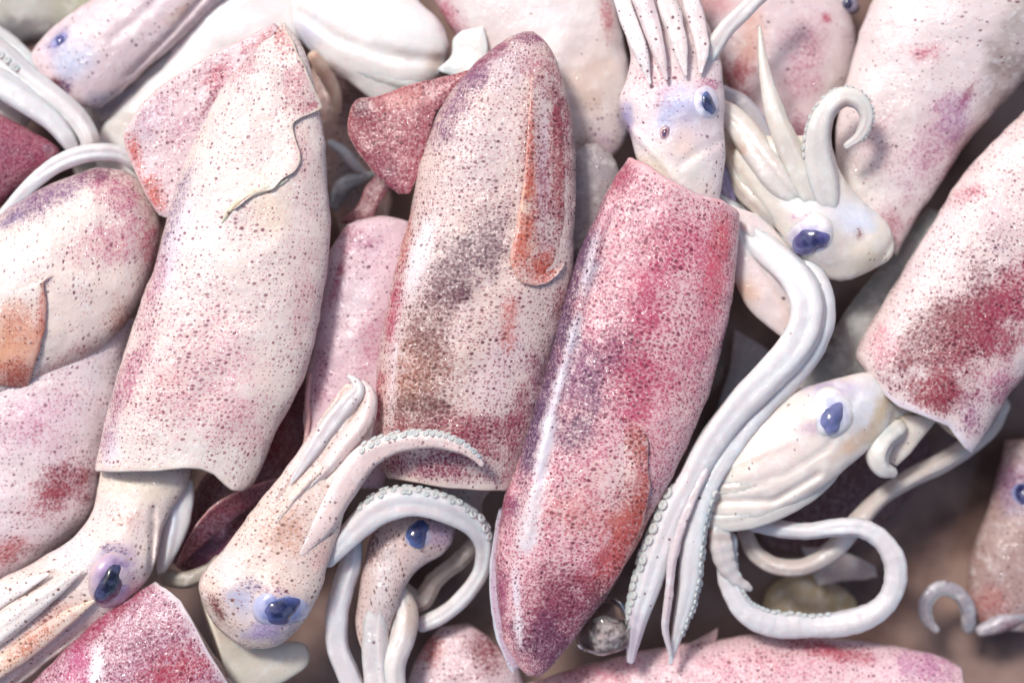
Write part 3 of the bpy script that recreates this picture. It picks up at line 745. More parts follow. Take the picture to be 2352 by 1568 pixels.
hU, bhU = pairs('head', r, [(1990, 500, 2052, 560), (1972, 470, 2050, 600), (1962, 630, 2040, 520)][:0] or
      [(1898, 640, 1930, 646), (1876, 626, 1972, 636), (1838, 596, 2040, 600), (1808, 560, 2052, 560), (1775, 520, 2040, 515), (1735, 475, 1990, 470), (1706, 430, 1945, 425), (1690, 385, 1925, 385), (1692, 345, 1915, 345), (1720, 315, 1900, 315)],
      z=-60, ratio=.42, mat=PALE, bumps=[(1860, 540, 60, 30), (2000, 560, 50, 14)],
      paint=Paint((236, 228, 212), .06, f=[(1960, 500, 60, 50, 20, (206, 218, 236), .85), (1860, 470, 90, 40, 0, (232, 222, 224), .6), (2000, 600, 60, 50, 0, (222, 206, 170), .7), (1880, 590, 60, 30, 0, (230, 220, 214), .7), (1770, 430, 50, 60, 0, (236, 228, 210), .8)],
      p=[(1850, 500, 30, 14, 0, (190, 140, 190), .4), (1975, 540, 14, 16, 0, (150, 100, 90), .6)]),
      creases=[([(1700, 400), (1740, 470), (1800, 560), (1880, 620)], 8, -8), ([(1800, 370), (1830, 440)], 10, -10), ([(1870, 370), (1880, 430)], 9, -10), ([(2045, 480), (2060, 540), (2010, 620)], 6, -8)])
eye(r, 1862, 540, 54, 54, 0, iris=(250, 240, 246), rim=(226, 216, 208), pupil=(38, 32, 76), prx=.78, pry=.62, pdx=-2, pdy=12, over=[bhU], rise=.22, p2=(92, 88, 146))  # white above the pupil is a highlight painted as iris colour
tube('arm', r, [(1850, 480, 8, -34), (1820, 448, 30, -26), (1785, 410, 38, -30), (1740, 350, 39, -40), (1700, 295, 36, -60), (1660, 262, 32, -70), (1600, 240, 26, -90)], mat=PALE, paint=Paint((238, 232, 222), .04, f=[(1700, 345, 20, 20, 0, (190, 130, 60), .7)]), groove=.12)
tube('arm', r, [(1872, 500, 7, -30), (1862, 460, 26, -18), (1846, 415, 33, -16), (1822, 360, 31, -10), (1795, 300, 27, 0), (1775, 240, 22, 0), (1760, 180, 15, -10), (1750, 120, 9, -20), (1745, 62, 4, -30)], mat=PALE, paint=Paint((242, 238, 222), .03, f=[(1770, 200, 14, 60, 0, (250, 248, 238), .8)]))
tube('arm', r, [(1908, 510, 8, -30), (1902, 470, 28, -20), (1892, 430, 38, -16), (1880, 370, 37, -4), (1878, 310, 34, 15), (1895, 255, 30, 25), (1935, 222, 26, 30), (1975, 232, 22, 30), (1992, 270, 18, 25), (1975, 312, 13, 15), (1945, 335, 8, 5)], mat=PALE,
     paint=Paint((240, 238, 230), .03, f=[(1930, 290, 16, 50, 10, (206, 140, 90), .6)]), suck=(165, .3, .93, 8, 1), groove=.1)
tube('arm', r, [(1810, 530, 8, -66), (1785, 500, 30, -60), (1755, 465, 40, -60), (1715, 420, 42, -80), (1690, 360, 36, -110), (1680, 310, 28, -140)], mat=PALE, paint=Paint((228, 220, 204), .05, f=[(1700, 350, 26, 26, 0, (176, 120, 50), .75)]))
tube('tentacle', r, [(1660, 215, 22, -150), (1700, 235, 22, -150), (1740, 280, 20, -150), (1760, 330, 18, -150)], mat=PALE, paint=Paint((196, 198, 206), .05))

# ---- left side group --------------------------------------------------------------
r = squid('crimson pointed squid body cut by the left edge', 40, 370, -300)
pairs('mantle', r, [(-140, 230, -140, 560), (-60, 245, -60, 520), (0, 262, -4, 480), (40, 284, 40, 442), (80, 304, 84, 405), (112, 322, 116, 376), (134, 340, 136, 352)], z=-130, ratio=.45,
      paint=Paint((170, 70, 105), .4, pig=(138, 34, 74), base=.62, p=[(60, 440, 60, 30, -40, (90, 10, 40), .7), (30, 300, 50, 30, 20, (190, 80, 110), .4)], f=[(115, 340, 12, 12, 0, (150, 160, 190), .9)]))
tube('tentacle', r, [(-60, 90, 40, -160), (0, 135, 42, -150), (60, 185, 38, -140), (120, 225, 33, -130), (175, 270, 28, -125), (205, 320, 25, -120), (200, 350, 20, -130)], paint=Paint((244, 246, 246), .02), groove=.14, suck=(80, .0, .35, 13, 2))
tube('tentacle', r, [(-60, 165, 34, -110), (0, 195, 32, -105), (60, 235, 30, -100), (115, 275, 27, -100), (150, 315, 24, -100), (168, 345, 18, -110)], paint=Paint((240, 243, 244), .02), groove=.1)
tube('tentacle', r, [(-60, 60, 30, -210), (0, 95, 32, -200), (40, 120, 26, -190), (80, 160, 20, -180)], paint=Paint((238, 242, 240), .02), suck=(60, .2, .9, 10, 2))

r = squid('pale pink squid with a red blotch, cut by the left edge below the bulbous one', 80, 1050, -300)
mP, bP = pairs('mantle', r, [(-120, 740, 330, 730), (-160, 830, 300, 820), (-190, 920, 290, 910), (-200, 1010, 262, 1000), (-200, 1080, 240, 1085), (-210, 1150, 222, 1170), (-220, 1220, 175, 1222), (-230, 1290, 90, 1290), (-250, 1370, -10, 1345)], z=-120, ratio=.4,
      paint=Paint((238, 224, 226), .55, base=.10, pig=(214, 130, 156), f=[(230, 850, 50, 70, 20, (222, 226, 230), .7), (60, 1100, 60, 60, 0, (244, 236, 232), .6)],
      p=[(150, 1115, 70, 55, 20, (160, 36, 56), .9), (90, 1170, 60, 50, 0, (170, 60, 70), .4), (20, 1270, 70, 30, -25, (190, 60, 60), .65), (60, 960, 120, 50, -30, (226, 150, 180), .35), (110, 1010, 60, 40, 0, (214, 130, 150), .3)],
      d=[(150, 1130, 90, 80, 0, .9)]))

r = squid('bulbous cream and purple squid with an orange fin at the left edge', 150, 620, -250)
mB, bB = pairs('mantle', r, [(-120, 600, -120, 980), (-50, 535, -50, 945), (10, 488, 12, 915), (75, 442, 80, 886), (140, 412, 150, 852), (200, 392, 222, 808), (248, 386, 282, 752), (292, 396, 322, 690), (328, 425, 350, 620), (354, 470, 366, 560), (366, 505, 370, 530)], z=-60, ratio=.40,
      paint=Paint((238, 222, 208), .42, pig=(200, 110, 140), base=.05, f=[(60, 620, 90, 80, -20, (244, 234, 224), .8)],
      p=[(110, 452, 150, 34, -28, (122, 70, 130), .75), (280, 440, 90, 50, 30, (200, 90, 130), .6), (250, 560, 90, 50, -20, (214, 110, 140), .55), (350, 560, 40, 80, 0, (206, 80, 110), .6), (150, 840, 140, 26, -30, (190, 90, 70), .5), (290, 740, 40, 50, -45, (206, 120, 80), .5), (60, 890, 50, 30, 0, (176, 60, 50), .6), (20, 505, 60, 20, -35, (120, 110, 160), .6), (230, 400, 60, 14, 0, (110, 40, 80), .7)]))
sheet('fin', r, [(-60, 700, 124, 628), (-60, 710, 98, 652), (-60, 725, 106, 690), (-60, 750, 104, 745), (-60, 790, 92, 800), (-60, 840, 76, 850), (-50, 880, 62, 892)], like=True, surf=[bB], z=0, off=(-6, 8), paint=Paint((232, 196, 166), .45, pig=(206, 120, 80), base=.28, f=[(30, 790, 90, 110, 0, (222, 150, 100), .9)], p=[(98, 720, 12, 80, 0, (200, 84, 44), .9), (40, 870, 60, 40, 0, (190, 90, 56), .7), (40, 740, 60, 50, 0, (210, 130, 90), .4)]), edge=((206, 96, 50), .06, .8))
tube('tentacle', r, [(8, 492, 14, -60), (45, 450, 17, -55), (90, 408, 20, -50), (140, 374, 22, -48), (200, 354, 23, -50), (262, 352, 22, -60), (312, 372, 20, -80), (345, 410, 18, -110)], paint=Paint((240, 243, 244), .02), groove=.1)

# maroon squid beneath the middle
r = squid('dark maroon squid wedged under the large speckled one', 560, 1120, -420)
pairs('mantle', r, [(740, 800, 790, 800), (660, 880, 740, 890), (600, 970, 722, 980), (540, 1040, 712, 1060), (470, 1090, 690, 1130), (440, 1140, 640, 1200), (420, 1190, 560, 1260), (400, 1240, 490, 1310), (395, 1290, 430, 1320)], z=-190, ratio=.3,
      paint=Paint((150, 66, 84), .3, pig=(112, 22, 38), base=.8, p=[(480, 1250, 60, 40, -40, (120, 60, 110), .7), (640, 1010, 40, 60, 0, (150, 24, 30), .6)], f=[(500, 1220, 50, 40, -40, (176, 150, 190), .9), (460, 1130, 60, 50, 0, (70, 16, 30), .8)]))
sheet('fin', r, [(660, 1120, 660, 1088), (600, 1150, 600, 1108), (540, 1190, 540, 1130), (490, 1230, 485, 1165), (450, 1265, 440, 1220), (425, 1288, 418, 1262), (408, 1305, 404, 1298)], z=-120, z1=-80, thick=7, paint=Paint((170, 84, 104), .2, pig=(126, 28, 56), base=.7, f=[(500, 1210, 50, 30, -30, (170, 150, 180), .8)]), edge=((222, 140, 136), .14, .95), ripple=2)
tube('tentacle', r, [(712, 860, 5, -80), (706, 920, 6, -70), (708, 970, 6, -70), (700, 1030, 5, -80)], mat=SKIN, paint=Paint((224, 160, 160), .1))
tube('arm', r, [(380, 1325, 20, -120), (430, 1330, 22, -110), (480, 1310, 18, -115), (500, 1285, 12, -120)], mat=PALE, paint=Paint((170, 166, 150), .05))

r = squid('lilac pink squid squeezed between the two largest upright bodies', 790, 740, -380)
mL, bL = pairs('mantle', r, [(868, 496, 884, 495), (826, 505, 920, 502), (785, 528, 950, 520), (750, 600, 960, 590), (738, 680, 950, 670), (722, 760, 935, 750), (708, 840, 915, 830), (700, 920, 905, 910), (700, 990, 900, 980), (712, 1060, 890, 1060), (720, 1120, 880, 1120)], z=-95, ratio=.3, amp=9,
      paint=Paint((226, 200, 210), .3, base=.15, pig=(206, 120, 150), p=[(782, 620, 12, 80, 15, (180, 50, 96), .85), (830, 560, 60, 12, -15, (190, 110, 150), .5), (800, 535, 60, 20, 0, (170, 80, 120), .6), (740, 860, 24, 80, 5, (190, 100, 130), .6), (850, 780, 30, 100, 5, (206, 110, 140), .45)], f=[(820, 700, 40, 90, 5, (232, 222, 226), .8)]))
sheet('fin', r, [(910, 400, 870, 395), (890, 440, 845, 425), (865, 480, 820, 470), (850, 520, 780, 512)], z=-140, z1=-150, thick=10, paint=Paint((150, 90, 90), .3, pig=(120, 34, 60), base=.7, f=[(850, 440, 12, 40, 35, (190, 130, 130), .8)]))

r = squid('grey lilac squid sliver between the tall blotched squid and the crimson one', 1350, 480, -380)
pairs('mantle', r, [(1345, 330, 1370, 330), (1310, 362, 1405, 355), (1280, 420, 1420, 410), (1270, 500, 1400, 500), (1260, 600, 1380, 600), (1240, 700, 1340, 700), (1230, 760, 1290, 760)], z=-120, ratio=.35, paint=Paint((150, 146, 152), .2, pig=(110, 40, 60), base=.1, p=[(1300, 640, 40, 80, 0, (90, 20, 40), .8)]))  # dark maroon patch paints the shaded crevice into the pigment
# bottom fillers seen in the photo
r = squid('mottled squid scrap between the speckled arms and the pointed tail at the bottom', 1050, 1500, -420)
pairs('mantle', r, [(1010, 1440, 1075, 1430), (975, 1480, 1130, 1470), (950, 1530, 1180, 1520), (930, 1600, 1210, 1600), (920, 1680, 1230, 1680)], z=-190, ratio=.4, paint=Paint((226, 208, 214), .7, pig=(190, 90, 100), base=.2, p=[(985, 1490, 30, 40, 0, (200, 100, 90), .7), (1130, 1500, 50, 60, 0, (130, 30, 50), .8)]))  # dark crimson patch is deep shadow painted as pigment
r = squid('long pink squid lying sideways along the bottom edge', 1720, 1540, -350)
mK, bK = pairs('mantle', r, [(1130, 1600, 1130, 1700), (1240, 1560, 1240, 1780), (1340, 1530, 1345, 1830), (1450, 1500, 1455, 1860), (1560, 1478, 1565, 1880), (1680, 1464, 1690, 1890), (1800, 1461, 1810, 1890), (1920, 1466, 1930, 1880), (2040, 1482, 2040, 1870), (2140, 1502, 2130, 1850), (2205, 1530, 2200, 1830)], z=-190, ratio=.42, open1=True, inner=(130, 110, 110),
      paint=Paint((238, 212, 216), .75, pig=(222, 120, 146), base=.22, p=[(1900, 1490, 110, 20, 12, (186, 46, 76), .85), (2120, 1530, 80, 40, 10, (200, 110, 170), .6), (1750, 1530, 200, 40, 0, (226, 120, 140), .35), (1350, 1550, 120, 40, -10, (214, 90, 120), .5)]))
sheet('fin', r, [(1650, 1440, 1540, 1500), (1640, 1480, 1500, 1530), (1600, 1510, 1440, 1560)], z=-180, z1=-190, paint=Paint((180, 140, 136), .2, base=.2), thick=8)

# ---- right hand squid with the pale head
r = squid('pink and crimson blotched squid on the right edge with a pale drooping head', 2150, 850, -250)
mR, bR = pairs('mantle', r, [(1985, 850, 2240, 1022), (1966, 812, 2285, 955), (2000, 745, 2330, 890), (2045, 668, 2380, 820), (2095, 582, 2430, 745), (2145, 508, 2480, 680), (2195, 432, 2540, 610), (2240, 368, 2590, 540), (2310, 300, 2640, 480), (2390, 220, 2700, 420)], z=-90, ratio=.42, open0=True,
      rim=[(-1, 0), (-.75, 22), (-.4, 32), (0, 16), (.45, 0), (.8, 22), (1, 20)], inner=(226, 206, 170), rimc=(214, 206, 222),
      paint=Paint((234, 218, 212), .62, pig=(214, 126, 146), base=.08, f=[(2140, 560, 60, 150, 32, (240, 228, 228), .8), (2290, 500, 60, 50, 0, (216, 190, 196), .7)],  # pale band down the left is a lit band in the flesh tone
      p=[(2230, 760, 80, 150, 42, (150, 22, 54), .95), (2160, 900, 100, 46, 20, (150, 22, 50), .95), (2330, 680, 60, 110, 20, (170, 26, 70), .9), (2130, 760, 50, 110, 40, (140, 70, 70), .6), (2250, 620, 60, 60, 30, (130, 60, 70), .6), (2030, 790, 34, 44, 0, (222, 120, 140), .5), (2230, 950, 40, 50, 0, (150, 60, 130), .6), (2300, 900, 60, 60, 0, (190, 80, 130), .6), (2230, 440, 60, 24, -20, (214, 110, 130), .5), (2300, 560, 40, 50, 0, (150, 110, 130), .4)],
      d=[(2150, 760, 100, 180, 40, 1.0)]))
hR, bhR = pairs('head', r, [(2100, 880, 2120, 940, -120), (2062, 868, 2085, 955, -110), (2030, 862, 2048, 970, -90), (1985, 857, 2015, 1015, -60), (1925, 868, 1975, 1050, -45), (1855, 890, 1925, 1092, -40), (1785, 925, 1875, 1128, -40), (1722, 965, 1815, 1165, -45), (1672, 1012, 1755, 1196, -50), (1638, 1065, 1700, 1212, -60), (1618, 1120, 1655, 1214, -70), (1612, 1165, 1628, 1205, -80)],
      ratio=.45, mat=PALE, bumps=[(1900, 945, 60, 26)],
      creases=[([(1970, 900), (1900, 1030), (1800, 1090), (1640, 1120)], 5, -7), ([(1880, 1090), (1780, 1150), (1620, 1150)], 7, -12), ([(1820, 1010), (1700, 1060), (1630, 1090)], 5, 5), ([(1760, 1110), (1690, 1125), (1620, 1130)], 4, -8)],
      paint=Paint((242, 232, 220), .10, f=[(1980, 930, 50, 60, -10, (228, 232, 238), .9), (1900, 895, 60, 26, 0, (180, 164, 214), .85), (1700, 1050, 90, 60, -30, (246, 234, 214), .7), (1800, 1000, 80, 60, 0, (240, 220, 216), .6), (2020, 960, 16, 60, 15, (214, 180, 110), .7), (1960, 1020, 60, 16, -40, (206, 160, 110), .6)],
      p=[(1870, 985, 40, 18, 0, (190, 150, 200), .35)]))
eye(r, 1908, 946, 58, 60, 10, iris=(252, 250, 250), rim=(230, 222, 216), pupil=(84, 90, 132), prx=.52, pry=.70, pdx=2, pdy=10, over=[bhR], rise=.22, p2=(126, 130, 176))  # white iris colour also paints a highlight crescent round the pupil
tube('arm', r, [(1925, 1075, 12, -76), (1885, 1100, 28, -72), (1830, 1135, 36, -55), (1760, 1170, 34, -50), (1700, 1190, 30, -50), (1650, 1195, 24, -55), (1622, 1185, 18, -60)], mat=PALE, paint=Paint((244, 238, 228), .05), amp=2)
tube('arm', r, [(1860, 1040, 6, -8), (1810, 1072, 22, -20), (1755, 1100, 26, -26), (1700, 1118, 23, -30), (1640, 1120, 17, -38), (1616, 1114, 11, -44)], mat=PALE, paint=Paint((242, 228, 214), .08), amp=2)
pairs('funnel', r, [(2050, 950, 2160, 955), (2045, 985, 2130, 990), (2030, 1020, 2090, 1040), (2020, 1050, 2060, 1070)], z=-110, ratio=.4, mat=PALE, paint=Paint((238, 226, 210), .2, f=[(2060, 960, 20, 30, 20, (216, 176, 110), .7)]))
tube('arm', r, [(2060, 985, 26, -80), (2030, 1010, 28, -60), (2014, 1045, 30, -55), (2025, 1075, 24, -60), (2048, 1085, 15, -70)], mat=WHITE, paint=Paint((236, 236, 226), .03))
tube('tentacle', r, [(2300, 930, 20, -280), (2270, 985, 22, -250), (2180, 1052, 23, -220), (2095, 1095, 24, -200), (2020, 1145, 25, -185), (1965, 1205, 25, -170), (1915, 1262, 25, -160), (1850, 1300, 24, -155), (1785, 1300, 23, -160), (1735, 1270, 22, -170), (1712, 1225, 20, -180)], mat=WHITE, paint=Paint((214, 206, 196), .03, f=[(2000, 1250, 100, 60, 0, (226, 228, 232), .8)]), amp=1.5)
tube('tentacle', r, [(1730, 1205, 18, -120), (1790, 1214, 22, -100), (1850, 1220, 23, -85), (1918, 1212, 24, -75), (1981, 1214, 25, -70), (2030, 1245, 26, -70), (2058, 1299, 27, -75), (2050, 1360, 28, -80), (2008, 1408, 28, -85), (1938, 1432, 29, -90), (1850, 1437, 29, -95), (1768, 1430, 29, -95), (1712, 1402, 28, -90), (1680, 1350, 26, -90), (1670, 1295, 24, -90), (1672, 1240, 22, -100)],
     paint=Paint((232, 234, 236), .03), suck=(20, .62, .97, 9, 1), amp=2, wave=.4)
tube('arm', r, [(1650, 1215, 26, -60), (1655, 1250, 30, -62), (1665, 1290, 26, -70), (1690, 1330, 18, -80), (1720, 1350, 10, -90)], paint=Paint((226, 222, 218), .03, f=[(1660, 1235, 40, 12, 0, (180, 160, 150), .6)]), wave=1.2)

# ---- right centre squid (crimson, head up)
r = squid('bright crimson squid, tail pointing down, its head and arms at the top', 1420, 900, -230)
hN, bhN = pairs('head', r, [(1490, 440, 1645, 500, -20), (1468, 385, 1655, 430, -10), (1450, 320, 1664, 352, -5), (1430, 268, 1660, 292, -10), (1425, 225, 1664, 238, -10), (1440, 175, 1660, 182, -15), (1448, 125, 1650, 128, -20), (1440, 78, 1634, 78, -30), (1428, 30, 1614, 30, -40), (1415, -20, 1600, -20, -50), (1400, -80, 1590, -80, -60)],
      ratio=.42, mat=SKIN, bumps=[(1610, 240, 50, 24)],
      paint=Paint((238, 222, 222), .28, pig=(200, 130, 150), base=.06, f=[(1560, 258, 50, 60, 0, (168, 184, 228), .9), (1440, 265, 20, 46, 0, (120, 128, 196), .85), (1500, 390, 70, 60, 25, (242, 234, 212), .95), (1600, 400, 60, 60, 20, (242, 240, 230), .95), (1570, 320, 30, 60, 0, (240, 210, 190), .6)],
      p=[(1436, 300, 16, 20, 0, (100, 50, 100), .7), (1630, 195, 26, 16, 0, (190, 60, 130), .6), (1500, 180, 60, 60, 0, (226, 150, 160), .3)], d=[(1540, 410, 110, 80, 20, .02), (1550, 270, 50, 60, 0, .25)]),
      creases=[([(1465, -40), (1480, 60), (1500, 130)], 7, -12), ([(1510, -40), (1530, 40), (1560, 110)], 6, -10), ([(1560, -40), (1590, 40), (1640, 110)], 6, -12), ([(1450, 300), (1500, 350), (1580, 440)], 8, 8), ([(1660, 320), (1600, 350), (1560, 380)], 6, -8)])
eye(r, 1622, 238, 34, 42, -15, iris=(252, 244, 250), rim=(224, 208, 216), pupil=(28, 32, 62), prx=.56, pry=.66, pdx=3, pdy=0, over=[bhN], rise=.22, p2=(84, 100, 150))  # white iris colour takes in a painted highlight beside the pupil
eye(r, 1526, 305, 15, 21, 10, iris=(226, 196, 196), rim=(110, 60, 70), pupil=(90, 34, 50), prx=.5, pry=.55, over=[bhN], rise=.35, p2=(140, 70, 80))  # the small olfactory pit, shaped with the eye builder
for q, cc in (([(1492, 190, 5, 46), (1472, 120, 17, 44), (1450, 60, 20, 28), (1430, 0, 20, 16), (1415, -60, 20, 4)], (238, 232, 232)), ([(1530, 180, 5, 60), (1512, 110, 18, 56), (1492, 50, 22, 40), (1470, -10, 22, 30), (1455, -60, 20, 20)], (232, 214, 214)),
              ([(1575, 170, 5, 60), (1562, 110, 20, 54), (1546, 50, 24, 40), (1525, -10, 24, 30), (1510, -60, 22, 20)], (240, 226, 222)), ([(1610, 165, 5, 48), (1612, 110, 18, 40), (1600, 50, 21, 26), (1582, -10, 21, 18), (1565, -60, 20, 4)], (236, 220, 218))):
    tube('arm', r, q, mat=SKIN, paint=Paint(cc, .35), amp=2, flat=.42, groove=.1)
tube('arm', r, [(1620, 150, 14, 0), (1640, 110, 19, 5), (1665, 70, 20, 10), (1700, 35, 20, 10), (1740, -5, 20, 5), (1790, -50, 20, 0)], paint=Paint((248, 246, 242), .02), groove=.1)
mN, bN = pairs('mantle', r, [(1442, 366, 1698, 494), (1408, 415, 1697, 545), (1377, 475, 1692, 605), (1346, 545, 1685, 668), (1318, 625, 1674, 738), (1289, 712, 1655, 812), (1263, 800, 1632, 890), (1236, 890, 1602, 970), (1208, 980, 1566, 1055), (1180, 1070, 1524, 1140), (1155, 1160, 1482, 1215), (1141, 1250, 1442, 1290), (1138, 1330, 1395, 1365), (1147, 1410, 1345, 1435), (1163, 1475, 1305, 1490), (1186, 1525, 1268, 1532), (1210, 1551, 1242, 1552)],
      z=0, ratio=.40, open0=True, rim=[(-1, 0), (-.7, 4), (-.3, -6), (.2, -8), (.6, 6), (1, 2)], inner=(220, 150, 160), rimc=(222, 150, 160), depth=110,
      creases=[([(1390, 480), (1345, 640), (1302, 800), (1262, 960), (1230, 1090), (1205, 1250)], 9, 9), ([(1420, 480), (1372, 640), (1328, 800), (1290, 960), (1256, 1090)], 10, -7)],
      paint=Paint((236, 204, 206), .85, pig=(200, 74, 112), base=.48, f=[(1215, 1200, 34, 120, 12, (236, 232, 232), .85), (1190, 1390, 16, 110, -4, (236, 230, 236), .85), (1370, 1100, 80, 110, 18, (238, 214, 202), .8), (1600, 900, 50, 160, 15, (240, 214, 208), .8)],
      p=[(1560, 560, 100, 60, 10, (204, 60, 106), .6), (1490, 700, 50, 110, 15, (196, 44, 98), .75), (1450, 850, 90, 80, 0, (196, 40, 92), .8), (1440, 950, 50, 50, 0, (200, 50, 100), .6), (1350, 880, 60, 100, 20, (110, 60, 110), .75), (1420, 800, 50, 60, 0, (140, 50, 100), .5),
         (1284, 740, 48, 210, 18, (74, 48, 100), .95), (1255, 900, 56, 150, 16, (84, 54, 104), .75), (1340, 560, 34, 120, 20, (88, 56, 104), .85), (1226, 1000, 26, 170, 14, (76, 44, 96), .95), (1330, 980, 50, 80, 15, (96, 60, 100), .7), (1420, 410, 40, 44, 25, (176, 40, 90), .8), (1650, 640, 34, 90, 10, (226, 90, 110), .7), (1660, 540, 30, 60, 0, (228, 90, 100), .7), (1600, 800, 30, 90, 15, (222, 110, 140), .45),
         (1310, 1390, 120, 90, 0, (130, 24, 66), .95), (1440, 1150, 40, 160, 14, (190, 100, 76), .5), (1440, 1230, 50, 90, 15, (206, 90, 60), .75), (1400, 1300, 60, 70, 20, (200, 70, 70), .75), (1240, 1480, 70, 70, 0, (100, 24, 74), .95), (1390, 1380, 40, 60, 20, (110, 20, 50), .8), (1150, 1340, 14, 130, -2, (150, 50, 100), .8), (1162, 1180, 16, 80, 12, (160, 60, 100), .7), (1340, 1180, 90, 60, 10, (226, 140, 120), .35)],
      d=[(1300, 1400, 140, 130, 0, .5), (1258, 1010, 22, 160, 14, .1)], w=[(1352, 600, 9, 120, 16, (206, 206, 226), .7), (1308, 800, 13, 170, 16, (216, 218, 236), .85), (1254, 1010, 17, 150, 13, (236, 238, 248), .98), (1218, 1190, 24, 90, 10, (234, 232, 238), .85), (1188, 1395, 9, 100, -4, (232, 228, 238), .9), (1420, 1090, 50, 80, 15, (238, 216, 206), .5)]))  # silver streak: iridescent skin with its shine painted in
sheet('fin', r, [(1400, 980, 1432, 955), (1395, 1010, 1470, 980), (1390, 1050, 1488, 1020), (1385, 1100, 1490, 1085), (1375, 1150, 1493, 1130), (1360, 1200, 1480, 1185), (1345, 1240, 1462, 1238), (1350, 1280, 1430, 1300), (1360, 1310, 1405, 1345), (1370, 1335, 1380, 1372)], like=True, surf=[bN], z=40, off=(-9, 8), thick=7, ripple=2,
      paint=Paint((234, 202, 192), .85, pig=(220, 120, 130), base=.25, p=[(1465, 1020, 30, 60, -15, (186, 84, 50), .75), (1478, 1130, 22, 90, 8, (190, 76, 46), .8), (1430, 1250, 40, 60, 20, (186, 70, 60), .6)]), edge=((226, 140, 96), .05, .6))
sheet('fin', r, [(1160, 1160, 1146, 1170), (1148, 1220, 1134, 1224), (1142, 1290, 1126, 1296), (1142, 1360, 1124, 1366), (1152, 1425, 1134, 1432), (1170, 1485, 1152, 1496), (1195, 1530, 1178, 1545)], z=-10, z1=-22, thick=6, m=12, mat=PALE, paint=Paint((206, 180, 196), .05, pig=(160, 80, 120), base=.3), edge=((232, 230, 238), .3, .9), ripple=1)
# the pair of long arms coming round from behind it, ending in suckers
tube('arm', r, [(1640, 460, 36, -110), (1700, 520, 38, -80), (1765, 575, 38, -50), (1822, 628, 40, -10), (1854, 690, 42, 10), (1850, 750, 42, 15), (1815, 812, 42, 12), (1758, 872, 41, 5), (1692, 940, 40, -5), (1632, 1020, 36, -10), (1588, 1100, 34, -10), (1545, 1180, 32, -10), (1510, 1270, 34, -15), (1485, 1350, 32, -25), (1462, 1430, 24, -40), (1449, 1515, 9, -60)],
     paint=Paint((240, 242, 243), .04, f=[(1560, 1180, 40, 200, 20, (238, 228, 230), .5), (1455, 1470, 24, 60, 5, (196, 178, 200), .8)], d=[(1520, 1260, 60, 200, 15, .18)]), groove=.16, suck=(14, .68, .95, 14, 2), amp=2.5)
tube('arm', r, [(1640, 440, 24, -140), (1710, 500, 26, -120), (1780, 552, 28, -90), (1850, 610, 28, -50), (1888, 675, 28, -25), (1884, 760, 30, -15), (1832, 845, 32, -20), (1750, 930, 34, -25), (1690, 1010, 32, -25), (1640, 1090, 30, -20), (1605, 1170, 29, -20), (1590, 1260, 30, -20), (1583, 1340, 27, -30), (1568, 1410, 20, -45), (1552, 1470, 12, -60), (1540, 1520, 6, -70)],
     paint=Paint((238, 241, 243), .05, d=[(1590, 1260, 40, 200, 0, .15)]), groove=.14, suck=(170, .68, .94, 12, 2), amp=2)
tube('arm', r, [(1620, 1080, 10, 6), (1575, 1180, 11, 14), (1545, 1280, 11, 12), (1535, 1370, 10, 0), (1528, 1440, 9, -20), (1540, 1500, 5, -40)], paint=Paint((232, 218, 222), .1), mat=PALE)
pairs('arm', r, [(1670, 470, 1760, 500), (1675, 540, 1830, 590), (1680, 610, 1868, 650), (1695, 670, 1872, 700), (1730, 720, 1868, 745), (1775, 760, 1862, 780), (1810, 785, 1840, 795)], z=-60, ratio=.28, mat=PALE, paint=Paint((234, 220, 216), .08, f=[(1700, 690, 40, 50, 30, (214, 166, 120), .8), (1750, 600, 40, 60, 0, (226, 208, 208), .6)]), creases=[([(1700, 520), (1770, 640), (1830, 730)], 7, -8)])
tube('arm', r, [(1655, 400, 22, -90), (1670, 440, 22, -90), (1680, 470, 16, -100)], mat=PALE, paint=Paint((150, 140, 190), .05, f=[(1650, 460, 12, 14, 0, (90, 40, 80), .8)]))

# ---- middle squid (brown and crimson, tail up)
r = squid('tallest speckled squid in the middle, brown blotches, pointed tail up', 1080, 620, -240)
sheet('fin', r, [(1080, 160, 1040, 172), (1050, 200, 994, 182), (1020, 235, 931, 198), (1000, 262, 866, 221), (992, 290, 822, 228), (985, 315, 801, 262), (978, 340, 800, 305), (972, 365, 816, 342), (965, 390, 848, 382), (955, 415, 880, 418), (940, 445, 915, 446)], z=0, z1=-20, thick=16, ripple=6, step=6,
      paint=Paint((206, 150, 150), .55, pig=(160, 40, 64), base=.75, p=[(940, 225, 60, 30, -10, (206, 110, 90), .6), (830, 320, 50, 60, 0, (140, 24, 50), .7), (890, 400, 60, 40, 40, (120, 20, 60), .7), (825, 240, 26, 22, 0, (90, 10, 40), .8)], f=[(890, 290, 26, 26, 0, (190, 160, 150), .6), (1010, 190, 26, 14, -20, (236, 226, 220), .9)]), edge=((214, 130, 120), .05, .5))
